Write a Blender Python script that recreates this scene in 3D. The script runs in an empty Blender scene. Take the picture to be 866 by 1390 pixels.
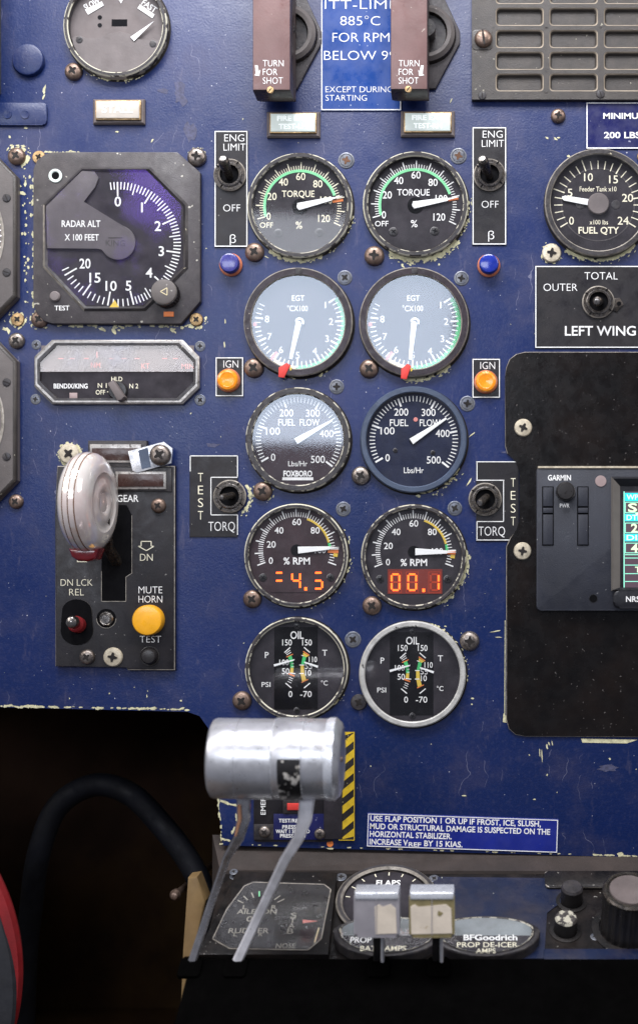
import bpy, bmesh, math, random
from mathutils import Vector
R = math.radians
random.seed(7)
S = 0.0004                       # metres per unit of the panel drawing
CX, CY, CD = 620.0, 760.0, 1625.0  # camera foot on the panel and its distance, in drawing units
scene = bpy.context.scene
COL = scene.collection

def W(x, y, z=0.0):              # drawing (x right, y down, z off the panel) -> world metres
    return Vector(((x-433)*S, -z*S, (1390-y)*S + 0.6))
def U(px, py, z):                # where a point seen at px,py stands when it is z off the panel
    k = (CD-z)/CD
    return (CX+(px-CX)*k, CY+(py-CY)*k)

# ------------------------------------------------------------------ materials
M = {}
def nn(nt, t, **kw):
    n = nt.nodes.new(t)
    for k, v in kw.items(): setattr(n, k, v)
    return n
def mixcol(nt, fac, a, b):
    m = nn(nt, 'ShaderNodeMix', data_type='RGBA')
    for sock, v in ((0, fac), (6, a), (7, b)):
        if isinstance(v, (int, float)): m.inputs[sock].default_value = v
        elif isinstance(v, tuple): m.inputs[sock].default_value = (*v, 1) if len(v) == 3 else v
        else: nt.links.new(v, m.inputs[sock])
    return m.outputs[2]
def noise(nt, vec, scale, detail=4, rough=.55, off=0, dist=0):
    n = nn(nt, 'ShaderNodeTexNoise'); n.inputs['Scale'].default_value = scale
    n.inputs['Detail'].default_value = detail; n.inputs['Roughness'].default_value = rough
    n.inputs['Distortion'].default_value = dist
    if off:
        a = nn(nt, 'ShaderNodeVectorMath'); a.operation = 'ADD'; nt.links.new(vec, a.inputs[0])
        a.inputs[1].default_value = (off, off*1.7, off*.6); vec = a.outputs[0]
    nt.links.new(vec, n.inputs['Vector']); return n.outputs['Fac']
def ramp(nt, v, lo, hi, a=0., b=1.):
    m = nn(nt, 'ShaderNodeMapRange'); nt.links.new(v, m.inputs['Value'])
    m.inputs[1].default_value = lo; m.inputs[2].default_value = hi
    m.inputs[3].default_value = a; m.inputs[4].default_value = b
    return m.outputs[0]
def math_(nt, op, a, b):
    m = nn(nt, 'ShaderNodeMath'); m.operation = op
    for i, v in enumerate((a, b)):
        if isinstance(v, (int, float)): m.inputs[i].default_value = v
        else: nt.links.new(v, m.inputs[i])
    return m.outputs[0]
def start(name):
    m = bpy.data.materials.new(name); m.use_nodes = True; nt = m.node_tree
    b = nt.nodes['Principled BSDF']
    g = nn(nt, 'ShaderNodeNewGeometry')
    return m, nt, b, g.outputs['Position']
def mat(name, col, rough=.5, metal=0., var=.2, scale=90, bump=.15, bscale=900, wear=None, speck=None,
        dirt=None, coat=0, spec=.5, emit=None, trans=0, sss=0, rvar=.15):
    m, nt, b, pos = start(name)
    c = mixcol(nt, ramp(nt, noise(nt, pos, scale), .3, .7), tuple(x*(1-var) for x in col), tuple(min(1, x*(1+var)) for x in col))
    if dirt:   # (colour, amount, scale)
        c = mixcol(nt, ramp(nt, noise(nt, pos, dirt[2], 6, .65, 3.1), .42, .75, 0, dirt[1]), c, dirt[0])
    if wear:   # (colour, threshold, scale)
        c = mixcol(nt, ramp(nt, noise(nt, pos, wear[2], 5, .6, 7.7), wear[1], wear[1]+.025), c, wear[0])
    if speck:  # (colour, threshold, scale)
        c = mixcol(nt, ramp(nt, noise(nt, pos, speck[2], 1, .5, 1.3), speck[1], speck[1]+.03), c, speck[0])
    nt.links.new(c, b.inputs['Base Color'])
    rr = ramp(nt, noise(nt, pos, scale*2.3, 5, .6, 5.), .3, .7, max(.02, rough-rvar), min(1, rough+rvar))
    nt.links.new(rr, b.inputs['Roughness'])
    b.inputs['Metallic'].default_value = metal
    b.inputs['Specular IOR Level'].default_value = spec
    b.inputs['Coat Weight'].default_value = coat; b.inputs['Coat Roughness'].default_value = .12
    if trans: b.inputs['Transmission Weight'].default_value = trans
    if sss:
        b.inputs['Subsurface Weight'].default_value = sss; b.inputs['Subsurface Radius'].default_value = (1, .7, .6)
        b.inputs['Subsurface Scale'].default_value = .004
    if emit:
        b.inputs['Emission Color'].default_value = (*emit[0], 1); b.inputs['Emission Strength'].default_value = emit[1]
    if bump:
        bp = nn(nt, 'ShaderNodeBump'); bp.inputs['Strength'].default_value = bump; bp.inputs['Distance'].default_value = .0004
        nt.links.new(noise(nt, pos, bscale, 3), bp.inputs['Height']); nt.links.new(bp.outputs[0], b.inputs['Normal'])
    M[name] = m; return m

CREAM = (.62, .58, .36)
def make_panel_paint():
    m, nt, b, pos = start('blue_paint')
    big = noise(nt, pos, 9, 4, .6); mid = noise(nt, pos, 38, 6, .65, 2.); fine = noise(nt, pos, 420, 3, .6, 4.)
    c = mixcol(nt, ramp(nt, big, .35, .65), (.0026, .015, .084), (.0075, .020, .106))
    c = mixcol(nt, ramp(nt, mid, .50, .78, 0, .42), c, (.060, .052, .100))
    c = mixcol(nt, ramp(nt, fine, .5, .8, 0, .22), c, (.10, .10, .16))
    # smudges wiped across the paint
    mp = nn(nt, 'ShaderNodeMapping'); nt.links.new(pos, mp.inputs[0]); mp.inputs['Scale'].default_value = (1, 1, .22); mp.inputs['Rotation'].default_value = (0, .5, 0)
    c = mixcol(nt, ramp(nt, noise(nt, mp.outputs[0], 140, 6, .7, 9.), .60, .74, 0, .35), c, (.16, .14, .19))
    # dust grains and primer specks
    c = mixcol(nt, ramp(nt, noise(nt, pos, 800, 0, .5, 1.), .835, .86), c, (.42, .42, .48))
    c = mixcol(nt, ramp(nt, noise(nt, pos, 300, 2, .5, 6.), .785, .80), c, CREAM)
    # hairline scratches
    w = nn(nt, 'ShaderNodeTexWave'); w.inputs['Scale'].default_value = 34; w.inputs['Distortion'].default_value = 9; w.inputs['Detail'].default_value = 3
    w.inputs['Detail Scale'].default_value = 1.3; nt.links.new(pos, w.inputs[0])
    sc = math_(nt, 'MULTIPLY', ramp(nt, w.outputs['Fac'], .9975, .9995), ramp(nt, mid, .56, .62))
    c = mixcol(nt, math_(nt, 'MULTIPLY', sc, .4), c, (.32, .32, .42))
    nt.links.new(c, b.inputs['Base Color'])
    r_ = ramp(nt, mid, .3, .75, .30, .52); nt.links.new(r_, b.inputs['Roughness'])
    b.inputs['Specular IOR Level'].default_value = .5
    bp = nn(nt, 'ShaderNodeBump'); bp.inputs['Strength'].default_value = .22; bp.inputs['Distance'].default_value = .0005
    h = math_(nt, 'ADD', noise(nt, pos, 900, 2), math_(nt, 'MULTIPLY', noise(nt, pos, 90, 3), 1.5))
    nt.links.new(h, bp.inputs['Height']); nt.links.new(bp.outputs[0], b.inputs['Normal'])
    M['blue_paint'] = m
make_panel_paint()
mat('primer', (.60, .57, .36), .8, var=.3, scale=400, bump=.5)
mat('lilac_scuff', (.060, .062, .12), .6, var=.4, scale=500)
mat('dial_black', (.022, .019, .024), .75, var=.35, scale=70, bump=.1, dirt=((.07, .06, .07), .35, 120), spec=.3)
mat('dial_plum', (.040, .024, .028), .7, var=.3, scale=60, dirt=((.09, .07, .08), .3, 150), spec=.3)
mat('dial_navy', (.006, .010, .035), .7, var=.3, scale=60, dirt=((.03, .04, .08), .4, 90), spec=.3)
mat('dial_slate', (.15, .125, .12), .6, var=.25, scale=60, dirt=((.14, .12, .12), .3, 100))
mat('hole_black', (.004, .004, .005), .9, var=.2, spec=.1)
mat('bezel_black', (.026, .023, .026), .42, var=.4, scale=150, bump=.3, speck=((.4, .36, .26), .76, 500), dirt=((.10, .085, .07), .4, 260))
mat('bezel_plum', (.026, .017, .022), .30, var=.3, scale=150, bump=.15, spec=.3, speck=((.3, .26, .22), .78, 500))
mat('bezel_steelblue', (.050, .070, .115), .38, var=.15, scale=120, bump=.15)
mat('bezel_silver', (.50, .49, .46), .45, metal=.3, var=.2, scale=220, bump=.3, wear=((.05, .045, .04), .655, 160))
mat('worn_edge', (.05, .043, .04), .5, var=.3, wear=((.48, .45, .36), .49, 230), bump=.3)
mat('very_worn_edge', (.06, .05, .045), .5, var=.3, wear=((.60, .57, .45), .44, 160), bump=.4)
mat('edge_line', (.30, .27, .23), .4, metal=.3, var=.4, scale=300)
mat('case_grey', (.046, .039, .042), .5, var=.25, scale=80, bump=.35, bscale=1400, speck=((.42, .40, .34), .755, 420), dirt=((.12, .11, .105), .4, 140))
mat('case_lightgrey', (.115, .100, .094), .55, var=.15, scale=80, bump=.3, bscale=1400, speck=((.35, .33, .3), .77, 420))
mat('radar_mask_grey', (.085, .074, .080), .6, var=.15, scale=90, bump=.2)
mat('mask_grey', (.175, .15, .145), .6, var=.15, scale=90, bump=.2)
mat('plate_black', (.011, .0095, .012), .45, var=.3, scale=70, bump=.15, speck=((.2, .19, .18), .775, 560), dirt=((.034, .028, .026), .4, 60), spec=.4)
mat('big_plate_black', (.0050, .0042, .0042), .26, var=.4, scale=60, bump=.12, bscale=500, speck=((.10, .09, .085), .755, 620), dirt=((.018, .011, .008), .5, 30), spec=.30, rvar=.09)
mat('lip_highlight', (.30, .25, .19), .5, var=.3, bump=.1)  # pocket lips coloured paler than the grille to stand for their highlight
mat('grille_brown', (.042, .036, .032), .45, var=.2, scale=60, bump=.4, bscale=1800, speck=((.28, .26, .2), .77, 500), dirt=((.12, .10, .08), .3, 120))
mat('handle_red', (.185, .105, .098), .42, var=.12, scale=70, bump=.2, speck=((.45, .38, .33), .78, 500), dirt=((.20, .13, .12), .3, 120))
mat('handle_side', (.05, .034, .032), .35, var=.2)
mat('white_ink', (.88, .88, .86), .6, var=.12, scale=400, bump=0)
mat('cream_ink', (.86, .81, .62), .6, var=.15, scale=400, bump=0)
mat('dull_ink', (.36, .34, .29), .6, var=.2, bump=0)
mat('grey_ink', (.25, .24, .24), .6, var=.2, bump=0)
mat('dim_ink', (.045, .04, .04), .6, bump=0)
mat('green_ink', (.22, .70, .34), .6, var=.12, bump=0)
mat('bright_green_ink', (.05, .52, .15), .6, var=.1, bump=0)
mat('yellow_ink', (.72, .50, .06), .6, var=.1, bump=0)
mat('pale_yellow_ink', (.72, .62, .38), .6, var=.1, bump=0)
mat('orange_ink', (.80, .22, .05), .6, var=.1, bump=0)
mat('red_ink', (.70, .05, .04), .55, var=.1, bump=0)
mat('salmon_ink', (.72, .25, .22), .6, var=.1, bump=0)
mat('needle_white', (.92, .93, .92), .5, var=.05, bump=0)
mat('hub_black', (.02, .018, .018), .35, var=.3)
mat('screw_steel', (.30, .26, .23), .35, metal=.85, var=.35, scale=300, bump=.4, dirt=((.05, .035, .03), .8, 260))
mat('screw_dark', (.21, .145, .115), .40, metal=.7, var=.4, scale=300, bump=.4, dirt=((.30, .22, .16), .5, 300))
mat('screw_brass', (.50, .33, .16), .38, metal=.8, var=.35, scale=300, bump=.4, dirt=((.10, .06, .03), .6, 260))
mat('screw_cream', (.60, .53, .40), .45, metal=.3, var=.2, scale=300, bump=.3, dirt=((.2, .14, .08), .5, 400))
mat('screw_washer', (.13, .14, .17), .4, metal=.5, var=.3, scale=260, bump=.3, dirt=((.35, .33, .28), .4, 380))
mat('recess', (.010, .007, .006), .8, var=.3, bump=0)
mat('rusty_recess', (.12, .05, .02), .7, var=.5, bump=0)
mat('toggle_metal', (.33, .31, .29), .25, metal=.9, var=.3, scale=250, bump=.2, dirt=((.06, .045, .035), .6, 260))
mat('toggle_dark', (.055, .048, .045), .3, metal=.7, var=.4, scale=250, bump=.3, dirt=((.2, .16, .11), .4, 320))
mat('placard_blue', (.006, .050, .25), .35, var=.15, scale=40, bump=.05, speck=((.3, .35, .5), .76, 500))
mat('placard_navy', (.010, .012, .085), .35, var=.2, scale=60, bump=.05, speck=((.3, .3, .4), .76, 500))
mat('placard_royal', (.008, .018, .22), .4, var=.15, scale=60, bump=.05, wear=((.4, .42, .5), .71, 150))
mat('lens_blue', (.012, .030, .30), .18, var=.25, scale=300, bump=0, coat=.7)
mat('lens_blue_pale', (.06, .06, .26), .25, var=.25, scale=300, bump=0, coat=.6)
mat('lens_ring_orange', (.62, .20, .10), .45, var=.3, bump=.2)
mat('lens_amber', (.85, .27, .01), .2, var=.12, scale=900, bump=.3, coat=.7, emit=((1, .36, .01), .12))
mat('lens_white', (.55, .60, .57), .4, var=.06, scale=200, bump=.05, emit=((.85, 1, .95), .20))  # glow added to lift the unlit lens out of the shade
mat('lens_cream', (.52, .47, .41), .4, var=.08, scale=200, bump=.05)
mat('lens_text', (.92, .94, .92), .6, bump=0, emit=((.9, 1, 1), .38))  # lettering on the unlit lens given the same added glow
mat('lens_text_cream', (.92, .88, .82), .6, bump=0)
mat('frame_taupe', (.13, .105, .10), .45, var=.2, bump=.2, wear=((.45, .42, .35), .70, 300))
mat('amber_button', (.90, .42, .015), .35, var=.08, scale=200, bump=.05, coat=.3)
mat('brown_glass', (.045, .022, .018), .25, var=.25, bump=.1)
mat('silver_frame', (.34, .32, .30), .35, metal=.5, var=.25, scale=300, bump=.3, wear=((.10, .09, .08), .66, 300))
mat('pearl', (.90, .84, .78), .12, metal=.35, var=.12, scale=45, bump=.55, bscale=75, coat=.6, dirt=((.74, .34, .32), .5, 38), rvar=.08)
mat('groove_brown', (.24, .12, .06), .6, var=.3)
mat('dark_red_gloss', (.20, .006, .010), .12, var=.3, bump=0, coat=1)
mat('aluminium', (.62, .62, .64), .33, metal=.72, var=.12, scale=120, bump=.12, bscale=1500, rvar=.08, speck=((.12, .10, .09), .775, 400))
mat('aluminium_bright', (.80, .82, .86), .25, metal=.5, var=.08, scale=200, bump=.1)
mat('black_wear_alu', (.012, .011, .011), .45, wear=((.62, .58, .52), .57, 210), bump=.3)
mat('arm_steel', (.42, .41, .42), .25, metal=.8, var=.2, scale=130, bump=.2, rvar=.1, speck=((.7, .7, .7), .74, 700))
mat('arm_pale', (.85, .83, .85), .40, metal=.4, var=.15, scale=130, bump=.2, speck=((.08, .07, .07), .75, 400))
mat('copper_patch', (.50, .25, .14), .5, var=.3)
mat('tan_paint', (.62, .54, .44), .6, var=.10, scale=120, bump=.2, wear=((.30, .20, .05), .64, 110))
mat('olive_primer', (.20, .165, .075), .6, var=.2, scale=200, bump=.3)
mat('lever_grey', (.33, .31, .33), .45, metal=.3, var=.1, bump=.1)
mat('ledge_brown', (.036, .026, .022), .7, var=.3, scale=50, bump=.4, dirt=((.02, .015, .013), .7, 35))
mat('ped_black', (.006, .005, .005), .42, var=.4, scale=90, bump=.3, speck=((.3, .28, .25), .75, 450), dirt=((.05, .038, .032), .5, 70), spec=.3)
mat('ped_blue', (.002, .008, .036), .4, var=.25, scale=60, bump=.2, dirt=((.05, .04, .045), .6, 70), speck=((.35, .35, .3), .77, 400))
mat('cover_black', (.0010, .0009, .0009), .9, var=.3, spec=.02, bump=.2)
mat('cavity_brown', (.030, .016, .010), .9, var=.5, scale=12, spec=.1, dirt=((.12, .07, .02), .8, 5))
mat('hose_blue', (.0028, .0034, .0065), .7, var=.3, scale=70, spec=.25)
mat('wood_tan', (.25, .16, .065), .7, var=.2, scale=60, dirt=((.15, .08, .03), .5, 50))
mat('red_fabric', (.22, .005, .008), .7, var=.2)
mat('grey_plastic', (.020, .021, .026), .6, var=.2)
mat('gps_black', (.024, .026, .036), .48, var=.15, scale=60, bump=.3, bscale=1600, speck=((.2, .2, .2), .775, 600))
mat('gps_dark', (.009, .009, .012), .4, var=.2)
mat('gps_bezel', (.15, .135, .12), .45, var=.12)
mat('sensor_pink', (.36, .27, .26), .4, var=.1, bump=0)
mat('meter_white', (.22, .245, .255), .5, var=.2, dirt=((.08, .07, .06), .5, 60), scale=50, bump=0)
mat('hazard_yellow', (.62, .42, .02), .5, var=.2, scale=300, bump=.1, wear=((.08, .06, .03), .69, 300))
mat('hazard_black', (.018, .015, .014), .5, var=.3, speck=((.4, .35, .2), .74, 600))
def emis(name, col, st):
    m, nt, b, pos = start(name); b.inputs['Base Color'].default_value = (*[x*.3 for x in col], 1)
    b.inputs['Emission Color'].default_value = (*col, 1); b.inputs['Emission Strength'].default_value = st; M[name] = m
emis('led_orange', (1, .10, .008), 3.8)
emis('led_dim', (.9, .08, .01), .16)
emis('led_window', (.5, .04, .01), .05)
emis('screen_cyan', (.02, .75, .80), .9)
emis('screen_mint', (.35, 1, .75), .8)
emis('screen_text', (.75, 1, .62), .9)
emis('screen_back', (.11, .065, .09), .6)
emis('screen_white', (.75, .95, .9), .9)
def sheen_distance(nt, pos):     # metres from the middle of the painted violet sheen
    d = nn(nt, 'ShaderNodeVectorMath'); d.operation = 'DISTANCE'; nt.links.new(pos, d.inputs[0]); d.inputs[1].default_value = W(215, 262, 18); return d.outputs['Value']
def glass_mat(name, f0, tint=(1, 1, 1), smear=.0, rough=.05, painted_sheen=False):
    m = bpy.data.materials.new(name); m.use_nodes = True; nt = m.node_tree; nt.nodes.clear()
    out = nn(nt, 'ShaderNodeOutputMaterial'); mx = nn(nt, 'ShaderNodeMixShader')
    tr = nn(nt, 'ShaderNodeBsdfTransparent'); tr.inputs[0].default_value = (.97, .97, .97, 1)
    gl = nn(nt, 'ShaderNodeBsdfGlossy'); gl.inputs['Roughness'].default_value = rough; gl.inputs[0].default_value = (*tint, 1)
    g = nn(nt, 'ShaderNodeNewGeometry'); dt = nn(nt, 'ShaderNodeVectorMath'); dt.operation = 'DOT_PRODUCT'
    nt.links.new(g.outputs['Normal'], dt.inputs[0]); nt.links.new(g.outputs['Incoming'], dt.inputs[1])
    c_ = math_(nt, 'ABSOLUTE', dt.outputs['Value'], 0.0)   # reflectance rises toward grazing, the same from both sides
    fac = math_(nt, 'ADD', math_(nt, 'MULTIPLY', math_(nt, 'POWER', math_(nt, 'SUBTRACT', 1.0, c_), 5.0), 1-f0), f0)
    if painted_sheen:   # violet reflection painted in by position, its edge broken by noise
        nt.links.new(mixcol(nt, math_(nt, 'ADD', ramp(nt, sheen_distance(nt, g.outputs['Position']), .010, .026, 1, 0), ramp(nt, noise(nt, g.outputs['Position'], 60, 3), .35, .65, -.3, .2)), (.03, .025, .045), tint), gl.inputs[0])
    df = nn(nt, 'ShaderNodeBsdfDiffuse'); df.inputs[0].default_value = (.5, .5, .55, 1)
    nt.links.new(fac, mx.inputs[0]); nt.links.new(tr.outputs[0], mx.inputs[1]); nt.links.new(gl.outputs[0], mx.inputs[2])
    m2 = nn(nt, 'ShaderNodeMixShader')
    f = ramp(nt, noise(nt, g.outputs['Position'], 60, 6, .65, 2.), .45, .8, .004, .004+smear)
    nt.links.new(f, m2.inputs[0]); nt.links.new(mx.outputs[0], m2.inputs[1]); nt.links.new(df.outputs[0], m2.inputs[2])
    nt.links.new(m2.outputs[0], out.inputs[0]); M[name] = m
glass_mat('glass', .045, smear=.03)
glass_mat('violet_sheen_glass', .055, (.34, .16, 1.0), smear=.03, rough=.16, painted_sheen=True)
glass_mat('coated_glass', .112, (.82, .90, 1.0), smear=.03)
glass_mat('streaky_glass', .085, (1, .93, .88), smear=.75)
glass_mat('smoky_glass', .03, smear=.04)

# ------------------------------------------------------------------ mesh builder
_txt = {}
def text_geo(s, bold):
    k = (s, bold)
    if k in _txt: return _txt[k]
    cu = bpy.data.curves.new('t', 'FONT'); cu.body = s; cu.size = 1; cu.offset = bold; cu.resolution_u = 3
    ob = bpy.data.objects.new('t', cu); COL.objects.link(ob)
    bpy.context.view_layer.update()
    me = bpy.data.meshes.new_from_object(ob.evaluated_get(bpy.context.evaluated_depsgraph_get()))
    vs = [(v.co.x, v.co.y) for v in me.vertices]; fs = [tuple(p.vertices) for p in me.polygons]
    bpy.data.objects.remove(ob); bpy.data.curves.remove(cu); bpy.data.meshes.remove(me)
    _txt[k] = (vs, fs); return _txt[k]
CAP = max(v[1] for v in text_geo('H', 0.0)[0])

def rrect(x0, y0, x1, y1, r, n=5):
    pts = []
    for cx, cy, a in ((x1-r, y0+r, -90), (x1-r, y1-r, 0), (x0+r, y1-r, 90), (x0+r, y0+r, 180)):
        for i in range(n+1):
            t = R(a+90*i/n); pts.append((cx+r*math.cos(t), cy+r*math.sin(t)))
    return pts
def circ(cx, cy, r, n=32):
    return [(cx+r*math.sin(2*math.pi*i/n), cy-r*math.cos(2*math.pi*i/n)) for i in range(n)]
def pol(cx, cy, r, a):           # clock angle, degrees from the top
    return (cx+r*math.sin(R(a)), cy-r*math.cos(R(a)))

class B:
    def __init__(s, ox=0, oy=0, oz=0): s.o = (ox, oy, oz); s.v = []; s.f = []; s.m = []; s.mats = []
    def mi(s, m):
        if m not in s.mats: s.mats.append(m)
        return s.mats.index(m)
    def raw(s, vs, fs, m, closed=True):
        """m: a name or a list of names per face"""
        bm = bmesh.new(); bv = [bm.verts.new(v) for v in vs]; idx = []
        for i, f in enumerate(fs):
            try: fa = bm.faces.new([bv[j] for j in f])
            except ValueError: continue
            fa.material_index = s.mi(m if isinstance(m, str) else m[i])
        if closed: bmesh.ops.recalc_face_normals(bm, faces=bm.faces)
        else:
            bm.normal_update()
            for fa in bm.faces:
                if fa.normal.z < 0: fa.normal_flip()
        s._take(bm)
    def _take(s, bm):
        base = len(s.v); bm.verts.index_update()
        s.v += [tuple(v.co) for v in bm.verts]
        for fa in bm.faces:   # world mapping mirrors, so flip the order
            s.f.append([base+v.index for v in reversed(fa.verts)]); s.m.append(fa.material_index)
        bm.free()
    def poly(s, pts, z, m): s.raw([(x, y, z) for x, y in pts], [list(range(len(pts)))], m, False); return s
    def prism(s, pts, z0, z1, m, bev=0, seg=2, side=None, top=None):
        bm = bmesh.new(); lo = [bm.verts.new((x, y, z0)) for x, y in pts]; hi = [bm.verts.new((x, y, z1)) for x, y in pts]
        n = len(pts); bm.faces.new(lo); t = bm.faces.new(hi); mi = s.mi(m); sm = s.mi(side or m); tm = s.mi(top or m)
        for i in range(n): bm.faces.new([lo[i], lo[(i+1) % n], hi[(i+1) % n], hi[i]]).material_index = sm
        t.material_index = mi
        if bev:
            bmesh.ops.bevel(bm, geom=[e for e in t.edges], offset=bev, segments=seg, profile=.5, affect='EDGES', material=tm if top else -1)
        bmesh.ops.recalc_face_normals(bm, faces=bm.faces); s._take(bm); return s
    def box(s, x0, y0, x1, y1, z0, z1, m, bev=0, r=0, **k):
        pts = rrect(x0, y0, x1, y1, r) if r else [(x0, y0), (x1, y0), (x1, y1), (x0, y1)]
        return s.prism(pts, z0, z1, m, bev, **k)
    def lathe(s, prof, m, n=56, cx=0, cy=0, loop=False, axis=None):
        """prof [(r,z)]; m name or per segment list"""
        vs = []; fs = []; ms = []; rings = []
        for r, z in prof:
            if r < 1e-6: rings.append([len(vs)]); vs.append((0, 0, z))
            else:
                rings.append(list(range(len(vs), len(vs)+n)))
                vs += [(r*math.sin(2*math.pi*i/n), -r*math.cos(2*math.pi*i/n), z) for i in range(n)]
        pairs = list(zip(range(len(prof)), range(1, len(prof)))) + ([(len(prof)-1, 0)] if loop else [])
        for k, (a, b) in enumerate(pairs):
            A, Bq = rings[a], rings[b]; mm = m if isinstance(m, str) else m[k]
            for i in range(n):
                j = (i+1) % n
                if len(A) == 1 and len(Bq) == 1: continue
                if len(A) == 1: fs.append([A[0], Bq[i], Bq[j]])
                elif len(Bq) == 1: fs.append([A[i], Bq[0], A[j]])
                else: fs.append([A[i], Bq[i], Bq[j], A[j]])
                ms.append(mm)
        if axis:   # axis = (direction, origin): z axis turned onto the direction
            q = Vector((0, 0, 1)).rotation_difference(Vector(axis[0]).normalized()); o = Vector(axis[1])
            vs = [tuple(q @ Vector(v) + o) for v in vs]
        else: vs = [(x+cx, y+cy, z) for x, y, z in vs]
        s.raw(vs, fs, ms); return s
    def ring(s, cx, cy, r0, r1, z, m, a0=0, a1=360, n=None):
        n = n or max(3, int(abs(a1-a0)/5)); vs = []; fs = []
        for i in range(n+1):
            a = a0+(a1-a0)*i/n; vs += [(*pol(cx, cy, r0, a), z), (*pol(cx, cy, r1, a), z)]
        for i in range(n): fs.append([2*i, 2*i+1, 2*i+3, 2*i+2])
        s.raw(vs, fs, m, False); return s
    def line(s, x0, y0, x1, y1, w, z, m, w1=None):
        w1 = w if w1 is None else w1; dx, dy = x1-x0, y1-y0; l = math.hypot(dx, dy) or 1; nx, ny = -dy/l, dx/l
        return s.poly([(x0+nx*w/2, y0+ny*w/2), (x1+nx*w1/2, y1+ny*w1/2), (x1-nx*w1/2, y1-ny*w1/2), (x0-nx*w/2, y0-ny*w/2)], z, m)
    def tick(s, cx, cy, a, r0, r1, w, z, m, w1=None):
        x0, y0 = pol(cx, cy, r0, a); x1, y1 = pol(cx, cy, r1, a); return s.line(x0, y0, x1, y1, w, z, m, w1)
    def rectline(s, x0, y0, x1, y1, w, z, m):
        s.box_line(x0, y0, x1, y0+w, z, m); s.box_line(x0, y1-w, x1, y1, z, m)
        s.box_line(x0, y0+w, x0+w, y1-w, z, m); s.box_line(x1-w, y0+w, x1, y1-w, z, m); return s
    def box_line(s, x0, y0, x1, y1, z, m): return s.poly([(x0, y0), (x1, y0), (x1, y1), (x0, y1)], z, m)
    def text(s, t, cx, cy, h, z, m, w=None, al='c', rot=0, bold=.012):
        bold = -.012 if bold <= .01 else round(bold*.8-.004, 4); vs, fs = text_geo(t, bold); x0 = min(v[0] for v in vs); x1 = max(v[0] for v in vs)
        k = h/CAP; kx = k if w is None else w/(x1-x0); c, sn = math.cos(R(rot)), math.sin(R(rot)); out = []
        for x, y in vs:
            X = (x-(x0 if al == 'l' else x1 if al == 'r' else (x0+x1)/2))*kx; Y = -(y-CAP/2)*k
            out.append((cx+X*c-Y*sn, cy+X*sn+Y*c, z))
        s.raw(out, fs, m, False); return s
    def tube(s, path, r, m, n=12, cap=True, rx=None):
        """path of 3-D points; r number or list"""
        P = [Vector(p) for p in path]; vs = []; fs = []; up = None
        for i, p in enumerate(P):
            d = (P[min(i+1, len(P)-1)]-P[max(i-1, 0)]).normalized()
            if up is None: up = d.orthogonal().normalized()
            up = (up-d*up.dot(d)).normalized(); sd = d.cross(up); rr = r[i] if isinstance(r, (list, tuple)) else r
            for k in range(n):
                a = 2*math.pi*k/n; vs.append(tuple(p+up*rr*math.cos(a)+sd*rr*math.sin(a)))
        for i in range(len(P)-1):
            for k in range(n): fs.append([i*n+k, i*n+(k+1) % n, (i+1)*n+(k+1) % n, (i+1)*n+k])
        if cap: fs += [list(range(n)), list(range((len(P)-1)*n, len(P)*n))]
        s.raw(vs, fs, m); return s
    def strap(s, path, wx, t, m, side=None):
        """flat bar: path of points, wx wide along x, t thick, corners cut"""
        P = [Vector(p) for p in path]; vs = []; fs = []
        for i, p in enumerate(P):
            d = (P[min(i+1, len(P)-1)]-P[max(i-1, 0)]).normalized(); sx = (Vector((1, 0, 0))-d*d.x).normalized(); nn_ = d.cross(sx)
            w = (wx[i] if isinstance(wx, list) else wx)/2; h = t/2; c = min(w, h)*.45
            for a, b in ((-w+c, -h), (w-c, -h), (w, -h+c), (w, h-c), (w-c, h), (-w+c, h), (-w, h-c), (-w, -h+c)): vs.append(tuple(p+sx*a+nn_*b))
        for i in range(len(P)-1):
            for k in range(8): fs.append([i*8+k, i*8+(k+1) % 8, (i+1)*8+(k+1) % 8, (i+1)*8+k])
        fs += [list(range(8)), list(range((len(P)-1)*8, len(P)*8))]; s.raw(vs, fs, m); return s
    def build(s, name, parent=None, top=False):
        me = bpy.data.meshes.new(name); ox, oy, oz = s.o
        me.from_pydata([((x-ox)*S, -(z-oz)*S, -(y-oy)*S) for x, y, z in s.v], [], s.f)
        for m in s.mats: me.materials.append(M[m])
        for p, i in zip(me.polygons, s.m): p.material_index = i; p.use_smooth = True
        me.set_sharp_from_angle(angle=R(32))
        ob = bpy.data.objects.new(name, me); COL.objects.link(ob)
        if parent: ob.parent = parent
        if top: ob.location = W(ox, oy, oz)
        return ob

def thing(name, label, cat, x, y, z=0, group=None, rx=0):
    o = bpy.data.objects.new(name, None); COL.objects.link(o); o.empty_display_size = .01
    o.location = W(x, y, z); o.rotation_euler = (rx, 0, 0)
    o['label'] = label; o['category'] = cat
    if group: o['group'] = group
    return o
def tag(o, label, cat, group=None):
    o['label'] = label; o['category'] = cat
    if group: o['group'] = group
    return o
def struct(o): o['kind'] = 'structure'; return o

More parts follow.
